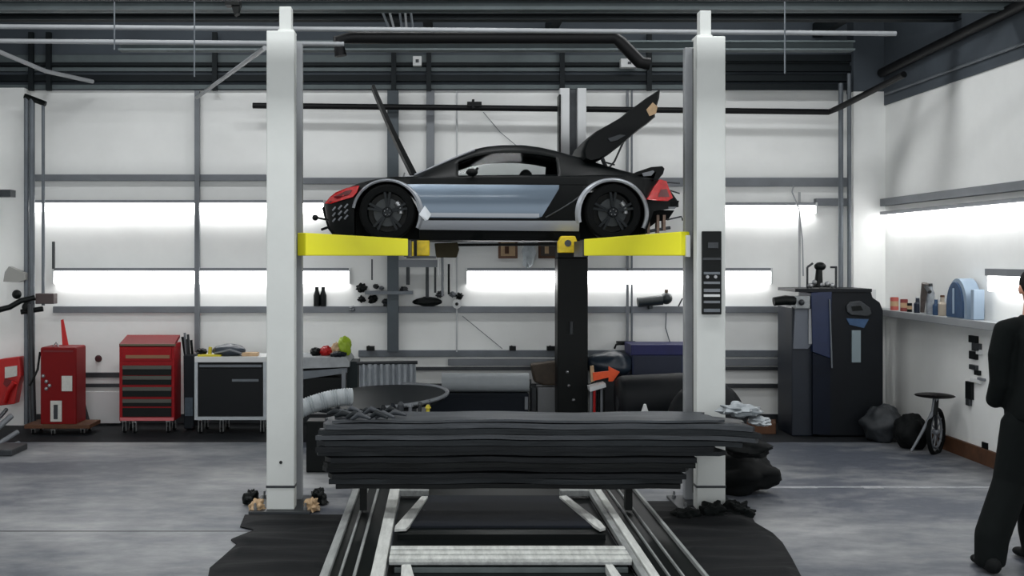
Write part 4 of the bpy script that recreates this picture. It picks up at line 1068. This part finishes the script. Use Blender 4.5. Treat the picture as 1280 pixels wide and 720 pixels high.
o = lump('tool_pouch', P(534, 377, BW-.065), (.15, .06, .05), BLACK, 'oval black tool pouch under the rack', 'pouch', .2, 2, 1)
o = tag(MB().lathe([(.05, 0), (.05, .03), (.015, .035)], P(571, 380, BW-.06), (0, -1, 0), 18).build('tape_reel', WHITE), 'round white tape reel on the wall beside the tool rack', 'reel')
MB().lathe([(.018, 0), (.018, .01)], P(571, 380, BW-.095), (0, -1, 0), 12).build('reel_core', BLACK, o)
# pictures & bag under the car
for (a, b, mm, mm2, lb) in ((623, 647, TAN, mat('frame_brown', (110, 74, 50), .5), 'small framed picture with tan sheet on the wall below the car'), (673, 697, mat('pict_dark', (60, 50, 44), .5), BROWN, 'small dark framed picture beside the black column')):
    o = tag(MB().pb(a, b, 300, 323, BW-.03, .03).build('wall_picture', mm2), lb, 'picture')
    MB().pb(a+3, b-3, 303, 320, BW-.035, .02).build('picture_sheet', mm, o)
    MB().pb(a+8, a+13, 308, 317, BW-.04, .02).build('picture_mark', BROWN if mm is TAN else TAN, o)
o = lump('plastic_bag', P(661, 318, BW-.1), (.07, .05, .14), mat('bag_white', (176, 184, 188), .4, 0, .2, 12), 'pale plastic bag hanging on the wall below the car', 'bag', .35, 3, 3)

# ================================================================ RIGHT: tall cabinet etc.
YK = 11.6
t = thing('tall_cabinet', P(1045, 546, YK), 'tall blue and black machine cabinet standing in the corner', 'cabinet')
KB = mat('machine_black', (14, 18, 23), .5, 0, .15, 3)
MB().prism([P(1024, 364, YK), P(1089, 364, YK), P(1091, 372, YK), P(1100, 378, YK), P(1104, 388, YK), P(1104, 545, YK), P(1024, 545, YK)], (0, .6, 0)).build('machine_body', KB, t, bevel=.01)
m = MB()
m.prism([P(1014, 366, YK-.02), P(1040, 364, YK-.02), P(1038, 448, YK-.02), P(1016, 440, YK-.02)], (0, .4, 0)); plabel(m.build('blue_side', BLUEC, t, bevel=.006), 'blue side cover')
MB().prism([P(1016, 441, YK-.01), P(1038, 449, YK-.01), P(1038, 543, YK-.01), P(1016, 543, YK-.01)], (0, .03, 0)).build('lower_side', mat('lower_side_navy', (8, 16, 30), .6, 0, .2, 4), t)  # lower half of the blue side, in dark navy
MB().prism([P(990, 384, YK+.05), P(1016, 372, YK+.05), P(1016, 545, YK+.05), P(990, 545, YK+.05)], (0, .5, 0)).build('lower_body', mat('machine_navy', (20, 28, 40), .5, 0, .2, 4), t, bevel=.01)
MB().pp([(994, 386), (1013, 386), (1015, 388), (1015, 430), (1010, 436), (992, 436)], YK+.02, .04).build('side_window', mat('grey_perspex', (92, 98, 108), .35), t)
MB().pb(1011, 1016, 386, 430, YK+.0, .05).build('window_edge', PIPEL, t)
MB().tube([P(1037, 374, YK-.035), P(1040, 460, YK-.035)], .008, 6).build('cable', PIPEG, t)
m = MB(); m.pp([(1058, 382), (1063, 377), (1076, 376), (1088, 385), (1090, 392), (1085, 396), (1064, 394), (1059, 390)], YK-.03, .03); h = m.build('gauge_housing', STEELD, t, bevel=.01)
MB().pp([(1064, 383), (1076, 382), (1079, 388), (1066, 389)], YK-.035, .01).build('gauge_face', BLACK, h)
MB().pp([(1058, 398), (1086, 399), (1080, 410), (1062, 406)], YK-.015, .02).build('blue_badge', BLUED, t)
MB().pb(1065, 1076, 413, 453, YK-.02, .03).build('warning_plate', mat('plate_grey', (120, 134, 140), .5), t)
MB().pb(1089, 1095, 362, 385, YK+.3, .1).build('rear_bottle', WHITE, t)
m = MB(); m.pb(994, 1013, 370, 386, YK-.03, .15); h = m.build('valve_block', mat('valve_grey', (140, 144, 146), .4, .2, .3, 30), t, bevel=.01)
MB().ball(P(1002, 378, YK-.05), .03).build('valve_knob', STEELD, h)
m = MB(); m.tube([P(994, 376, YK), P(982, 375, YK), P(967, 377, YK)], [.045, .05, .045], 12); m.build('motor_arm', BLACK, t, smooth=50)
MB().pb(994, 1090, 361, 365, YK-.02, .6).build('top_plate', KB, t)
t = thing('valve_assembly', P(1026, 362, YK+.1), 'small pump assembly in a wire frame on top of the tall cabinet', 'pump')
m = MB()
for x in (1009, 1045): m.tube([P(x, 362, YK+.1), P(x, 334, YK+.1)], .012, 6)
m.tube([P(1009, 334, YK+.1), P(1016, 329, YK+.1)], .012, 6); m.tube([P(1038, 334, YK+.1), P(1046, 334, YK+.1)], .012, 6); m.tube([P(1008, 358, YK+.1), P(1046, 358, YK+.1)], .012, 6)
m.build('wire_frame', STEELD, t)
m = MB(); m.ball(P(1025, 333, YK+.1), (.06, .05, .045)); m.tube([P(1024, 334, YK+.1), P(1023, 358, YK+.1)], [.03, .045], 10)
m.build('pump_body', BLACK, t, smooth=50)
m = MB()
for x, y in ((1018, 353), (1026, 356), (1034, 355), (1013, 357), (1040, 357)): m.ball(P(x, y, YK+.08), .028, 10, 8)
m.build('fittings', STEEL, t, smooth=50)
# brown timber on floor
tag(MB().prism([Pf(905, 543), Pf(970, 543), Pf(970, 538), Pf(905, 538)], (0, 0, .12)).build('timber_box', BROWN, bevel=.01), 'brown timber block on the floor between panel post and tall cabinet', 'timber')
# dark bags next to the bike
lump('dark_bag', (XX(1106, 11.3), 11.36, .17), (.2, .18, .19), mat('bag_dark', (40, 44, 48), .6, 0, .3, 8, .3), 'dark grey bag on the floor against the tall cabinet', 'bag', .34, 2, 2, flat=.88)
lump('dark_bag', (XX(1141, 10.9), 10.95, .15), (.15, .18, .165), RUBBER, 'black bag on the floor beside the wheeled stool', 'bag', .34, 2, 5, flat=.88)
# wheeled stool
YS = 10.55
t = thing('wheeled_stool', P(1168, 570, YS), 'stool with black seat and one big spoked wheel by the side wall', 'stool')
m = MB(); m.grid(lambda u, v: P(1142+53*u, 493+3*u-4*math.sin(v*2*PI)*(math.sin(u*PI)**.5 if 0 < u < 1 else 0), YS+.14*math.cos(v*2*PI)*(math.sin(u*PI)**.4 if 0 < u < 1 else 0)), 20, 16)
m.build('seat', mat('seat_black', (26, 24, 24), .5), t, smooth=60, weld=True)
MB().tube([P(1170, 498, YS), P(1166, 515, YS), P(1150, 545, YS), P(1139, 564, YS)], [.03, .018, .014, .012], 8).build('front_fork', RAIL, t, smooth=50)
MB().tube([P(1170, 496, YS), P(1168, 518, YS)], .028, 10).build('seat_post', BLACK, t)
wz = ZZ(542, YS); wr = 28*YS/F
wx = XX(1177, YS)
def wring(rr, ry, n=32): return [Vector((wx+rr*.66*math.cos(i*2*PI/n), YS+.12+rr*.75*math.cos(i*2*PI/n), wz+rr*math.sin(i*2*PI/n))) for i in range(n+1)]
zfix = wz-wr-.02
w_ = MB().tube(wring(wr, 0), .022, 8, cap=False).build('wheel', TYRE, t, smooth=60)
MB().tube(wring(wr*.72, 0), .012, 6, cap=False).build('wheel_rim', RAIL, w_, smooth=60)
m = MB(); c_ = Vector((wx, YS+.12, wz)); rp_ = wring(wr*.9, 0, 10)
for p_ in rp_[:-1]: m.tube([c_, p_], .006, 5)
m.ball(c_, .035, 10, 8); m.build('wheel_spokes', RAIL, w_)
MB().tube([P(1170, 512, YS), c_], .016, 8).build('rear_fork', STEELD, t)
MB().tube([(wx, YS+.12, wz), (wx-.02, YS+.2, 0.01)], .012, 6).build('stand', STEELD, t)
# side wall shelf and things on it
ZS = 1.287
t = tag(MB().box(RW-.18, RW, 8.2, BW-.24, ZS-.07, ZS).build('wall_shelf', mat('shelf_grey', (150, 153, 156), .5, 0, .08, 5), bevel=.005), 'long pale grey shelf on the side wall', 'shelf')
def RY(px, X_=4.71): return X_*F/(px-VX)
def pot(px, w, h, mm, label, cat='can', cap=None, name='paint_can', neck=.6):
    Y_ = RY(px); k = Y_/F; r = w*k/2; H = h*k
    o = tag(MB().lathe([(r*.96, 0), (r, .005), (r, H*neck), (r*.55, H*(neck+.12)), (r*.5, H)] if cap is not None else [(r, 0), (r, H*.97), (r*.93, H*.97), (r*.93, H)], (4.71, Y_, ZS), n=18).build(name, mm, smooth=35), label, cat, 'containers on the side wall shelf')
    if cap: MB().lathe([(r*.56, 0), (r*.5, H*.1)], (4.71, Y_, ZS+H*.97), n=12).build('cap', cap, o)
    else: MB().lathe([(r*1.01, H*.3), (r*1.01, H*.7)], (4.71, Y_, ZS), n=18).build('can_label', {0: TAN}.get(0), o, smooth=35)
    return o
pot(1118, 10, 16, mat('salmon_can', (188, 92, 84), .5), 'salmon red can at the cabinet end of the shelf')
pot(1130, 9, 15, mat('brick_can', (136, 60, 58), .5), 'brick red can next to the salmon one on the shelf')
pot(1137, 6, 11, BLACK, 'small black pot between brick red can and navy bottle', 'pot')
pot(1147, 9, 19, mat('navy_bottle', (28, 38, 56), .4), 'navy bottle on the shelf beside the small black pot', 'bottle', WHITE, 'bottle')
pot(1154, 8, 32, WHITE, 'tall white bottle behind the spray gun on the shelf', 'bottle', STEELD, 'bottle')
pot(1163, 10, 36, mat('grey_bottle', (150, 156, 162), .5, 0, .3, 20), 'tallest grey bottle in the middle of the shelf group', 'bottle', STEELD, 'bottle', .75)
pot(1170, 8, 20, BLUED, 'short blue bottle on the shelf next to the tan bottle', 'bottle', WHITE, 'bottle')
pot(1178, 10, 24, mat('tan_bottle', (180, 168, 152), .5), 'tan bottle at the person end of the bottle group', 'bottle', BROWN, 'bottle')
t = thing('spray_gun', (4.66, RY(1158, 4.66), ZS), 'dark spray gun leaning among the bottles on the shelf', 'spray gun')
y_ = RY(1158, 4.66)
MB().tube([(4.64, y_+.05, ZS+.02), (4.64, y_+.02, ZS+.17), (4.64, y_-.02, ZS+.3)], [.02, .03, .035], 8).build('gun_body', mat('gun_brown', (84, 76, 72), .5, 0, .3, 20), t, smooth=50)
MB().tube([(4.64, y_-.02, ZS+.28), (4.64, y_-.12, ZS+.22)], .02, 8).build('nozzle', STEELD, t)
# blue arched case
t = thing('arched_case', (4.7, RY(1203), ZS), 'arched dusty blue case with pale rim standing on the shelf', 'case')
def archp(w, h, x, n=14):
    yc = RY(1203); pts = [(x, yc+w, ZS+.0)]
    for i in range(n+1):
        a = PI*i/n; pts.append((x, yc+w*math.cos(a), ZS+h-w*1.3+w*1.3*math.sin(a)))
    pts.append((x, yc-w, ZS)); return pts
MB().prism(archp(.20, .36, 4.66), (.13, 0, 0)).build('case_body', BLUEL, t, smooth=30)
MB().prism([(p[0], RY(1203)+(p[1]-RY(1203))*.82+.02, ZS+.01+(p[2]-ZS)*.88) for p in archp(.20, .36, 4.645)], (.03, 0, 0)).build('case_front', BLUED, t, smooth=30)
MB().tube([(4.64, RY(1203)+.02, ZS+.04), (4.64, RY(1203)+.02, ZS+.27)], .012, 6).build('zip', BLUEL, t)
tag(MB().box(4.66, 4.76, RY(1222)-.03, RY(1222)+.03, ZS, ZS+.27).build('pale_folder', BLUEL, bevel=.01), 'narrow pale blue folder beside the arched case', 'folder')
# stickers and hanging strips on the side wall below the shelf
random.seed(2)
t = thing('hanging_tools', (RW-.03, RY(1222, RW), .8), 'strip of black and white tools hanging on the side wall beside the person', 'tool strip')
for i, (px, py, w, h, mm) in enumerate(((1219, 424, 10, 9, BLACK), (1223, 434, 10, 10, STEELD), (1219, 444, 9, 10, BLACK), (1226, 440, 5, 6, WHITE), (1219, 459, 9, 6, STEELD), (1224, 466, 6, 6, BLACK), (1222, 476, 12, 5, WHITE), (1214, 488, 8, 22, BLACK), (1213, 502, 5, 10, STEELD), (1229, 474, 8, 3, RAIL))):
    Y_ = RY(px, RW); k = Y_/F; z_ = ZZ(py, Y_)
    MB().box(RW-.03, RW, Y_-w*k, Y_+w*k, z_-h*k/2, z_+h*k/2).build('hanging_tool', mm, t, bevel=.004)
for px, py, lb in ((1232, 558, 'small black mark plate on the side wall near the floor'), (1236, 573, 'lower black mark plate on the side wall near the floor')):
    Y_ = RY(px, RW); tag(MB().box(RW-.012, RW, Y_-.05, Y_+.05, ZZ(py+5, Y_), ZZ(py-5, Y_)).build('wall_plate', BLACK), lb, 'plate')

# ================================================================ PERSON
PY = 6.75; k = 1/213.
def H(px, py, dy=0): return P(px, py, PY+dy)
person = thing('person', Pf(1255, 712), 'person in loose black top and trousers walking away beside the side wall', 'person')
def limb(m, pts, rs, n=14):
    # capsule chain with interpolated rings
    for (a, b), (ra, rb) in zip(zip(pts, pts[1:]), zip(rs, rs[1:])):
        ra_, rb_ = (ra if isinstance(ra, tuple) else (ra, ra)), (rb if isinstance(rb, tuple) else (rb, rb))
        m.tube([a, b], [ra_, rb_], n)
    for p, r in zip(pts, rs):
        r_ = r if isinstance(r, tuple) else (r, r)
        rm = min(r_); m.ball(p, (r_[0]*.98 if abs(r_[0]-r_[1]) > .01 else rm, r_[1]*.98 if abs(r_[0]-r_[1]) > .01 else rm, rm), 14, 10)
def remesh(o, vx, sm=6):
    r = o.modifiers.new('r', 'REMESH'); r.mode = 'VOXEL'; r.voxel_size = vx; r.use_smooth_shade = True
    s_ = o.modifiers.new('s', 'SMOOTH'); s_.factor = .5; s_.iterations = sm
    return o
C = H(1291, 400); cx = C.x
hz, shz = .93, 1.47
# skin: head, neck, forearms, hands (continuous through a core torso)
m = MB()
hc = Vector((cx+.015, PY+.02, 1.655))
m.ball(hc+Vector((0, -.01, .02)), (.076, .094, .098), 20, 14); m.ball(hc+Vector((.012, .03, -.05)), (.055, .06, .06), 16, 12)
m.ball(hc+Vector((.01, .10, -.01)), (.012, .02, .016), 8, 6); m.ball(hc+Vector((.01, .088, -.05)), (.025, .012, .01), 8, 6)
for s_ in (-1, 1): m.ball(hc+Vector((s_*.078, 0, -.005)), (.012, .02, .032), 10, 8)
limb(m, [Vector((cx, PY, 1.44)), hc+Vector((0, -.01, -.06))], [.062, .056])
m.ball((cx, PY, 1.2), (.14, .09, .27), 16, 12)
def arm(s_, pts):
    limb(m, pts, [.05, .042, .036, .026])
    w_ = pts[-1]; d_ = (pts[-1]-pts[-2]).normalized(); side = Vector((0, 0, -1)).cross(d_).normalized(); nrm = d_.cross(side)
    limb(m, [w_, w_+d_*.05, w_+d_*.085], [(.024, .024), .03, .03])
    for q_, (o_, L_) in enumerate(((-.03, .065), (-.01, .075), (.01, .07), (.028, .055))):
        b_ = w_+d_*.085+side*o_; c1 = b_+d_*L_*.5+nrm*.012; c2 = b_+d_*L_*.85+nrm*.032
        limb(m, [b_, c1, c2], [.0095, .009, .0075], 8)
    b_ = w_+d_*.03+side*(-.03); limb(m, [b_, b_-side*.03+d_*.03, b_-side*.035+d_*.06], [.012, .0105, .009], 8)
arm(-1, [Vector((cx-.165, PY, 1.42)), Vector((cx-.195, PY+.02, 1.14)), Vector((cx-.15, PY+.14, 1.0)), Vector((cx-.05, PY+.24, 1.02))])
arm(1, [Vector((cx+.165, PY, 1.42)), Vector((cx+.2, PY+.02, 1.14)), Vector((cx+.17, PY+.14, .98)), Vector((cx+.10, PY+.26, 1.0))])
o = remesh(m.build('body', SKIN, person), .008, 4)
# hair
m = MB(); m.ball(hc+Vector((0, -.018, .032)), (.084, .098, .098), 24, 16); m.ball(hc+Vector((0, -.05, -.02)), (.07, .055, .07), 18, 12)
o = remesh(m.build('hair', HAIR, person), .009, 2)
# jacket
m = MB()
rsA = []
for z_, a, b in ((.88, .205, .14), (.95, .21, .145), (1.1, .20, .135), (1.25, .175, .125), (1.37, .18, .12), (1.44, .15, .10), (1.485, .09, .08), (1.5, .07, .068)):
    rsA.append(((cx, PY, z_), (a, b)))
rings = [m.ring(p, (0, 0, 1), r, 28) for p, r in rsA]
for A, B in zip(rings, rings[1:]):
    for j in range(28): m.bm.faces.new((A[j], A[(j+1) % 28], B[(j+1) % 28], B[j]))
m.bm.faces.new(rings[0]); m.bm.faces.new(rings[-1])
for s_ in (-1, 1):
    limb(m, [Vector((cx+s_*.10, PY, 1.43)), Vector((cx+s_*.165, PY, 1.405)), Vector((cx+s_*.188, PY+.01, 1.26)), Vector((cx+s_*.182, PY+.03, 1.10)), Vector((cx+s_*.175, PY+.10, .99)), Vector((cx+s_*.12, PY+.2, .99))], [.06, .068, .064, .06, .056, .045])
for v in m.bm.verts:
    v.co.x += .012*noise.noise(Vector((v.co.x*5, v.co.y*5, v.co.z*9)))
o = remesh(m.build('loose_top', CLOTHK, person), .012, 5)
# trousers
m = MB()
limb(m, [Vector((cx, PY, .98)), Vector((cx-.005, PY, .86))], [(.15, .115), (.158, .12)], 24)
fl = H(1230, 700); fr = Vector((H(1304, 700).x, PY+.05, fl.z))
kneeL = Vector((H(1264, 595).x, PY+.02, .50)); kneeR = Vector((H(1302, 600).x, PY+.1, .50))
limb(m, [Vector((cx-.075, PY, .86)), kneeL, Vector((fl.x+.02, PY-.06, .2)), Vector((fl.x, PY-.08, .07))], [(.105, .11), .10, .10, .09], 18)
limb(m, [Vector((cx+.075, PY, .86)), kneeR, Vector((fr.x+.01, PY+.12, .2)), Vector((fr.x+.02, PY+.1, .07))], [(.105, .11), .095, .09, .082], 18)
for v in m.bm.verts:
    v.co.x += .02*noise.noise(Vector((v.co.x*4, v.co.y*4, v.co.z*7+3)))
    if v.co.z < .035: v.co.z = .035
o = remesh(m.build('trousers', CLOTHT, person), .012, 4)
for fx, fy, ang in ((fl.x-.01, PY-.06, .1), (fr.x+.02, PY+.12, -.2)):
    m = MB()
    for q_, (l, w, h, zc_) in enumerate(((-.08, .045, .05, .055), (-.02, .048, .05, .055), (.06, .052, .038, .042), (.13, .045, .028, .032))):
        m.ball((fx+math.sin(ang)*l, fy+math.cos(ang)*l, zc_), (w, .07, h), 14, 10)
    for v in m.bm.verts:
        if v.co.z < .004: v.co.z = .004
    o = remesh(m.build('shoe', RUBBER, person), .008, 2)

# ================================================================ LIGHTS, CAMERA
def area(name, loc, rot, sx, sy, power, col=(1, 1, 1)):
    l = bpy.data.lights.new(name, 'AREA'); l.shape = 'RECTANGLE'; l.size = sx; l.size_y = sy; l.energy = power; l.color = col
    o = bpy.data.objects.new(name, l); COL.objects.link(o); o.location = loc; o.rotation_euler = rot
    return o
# unseen fill light behind the viewer, added to brighten walls and lift arms
area('front_fill', (0, -2.0, 2.3), (math.radians(90), 0, 0), 9.0, 4.0, FILL, (.95, .98, 1))
# rows of roof lights
for y, pw in ((4.0, ROOFP), (7.2, ROOFP), (10.4, ROOFB)):
    for x in (-2.6, 0, 2.6):
        area('roof_light', (x, y, 4.98), (0, 0, 0), 1.8, .35, pw, (.97, .99, 1))
w = bpy.data.worlds.new('world'); SC.world = w; w.use_nodes = True
w.node_tree.nodes['Background'].inputs[0].default_value = (.55, .6, .65, 1); w.node_tree.nodes['Background'].inputs[1].default_value = .25
cam = bpy.data.cameras.new('camera'); co = bpy.data.objects.new('camera', cam); COL.objects.link(co)
co.location = (0, 0, CZ); co.rotation_euler = (math.radians(90), 0, 0)
cam.sensor_width = 36; cam.lens = 36*F/1280
cam.shift_x = (640-VX)/1280; cam.shift_y = -(360-HY)/1280
cam.clip_end = 100
SC.camera = co
SC.view_settings.view_transform = 'Standard'; SC.view_settings.look = 'None'
SC.view_settings.exposure = .1; SC.view_settings.gamma = 1
try: SC.view_settings.use_curve_mapping = False
except Exception: pass
for o in bpy.data.objects:
    if '_w' in o: del o['_w']
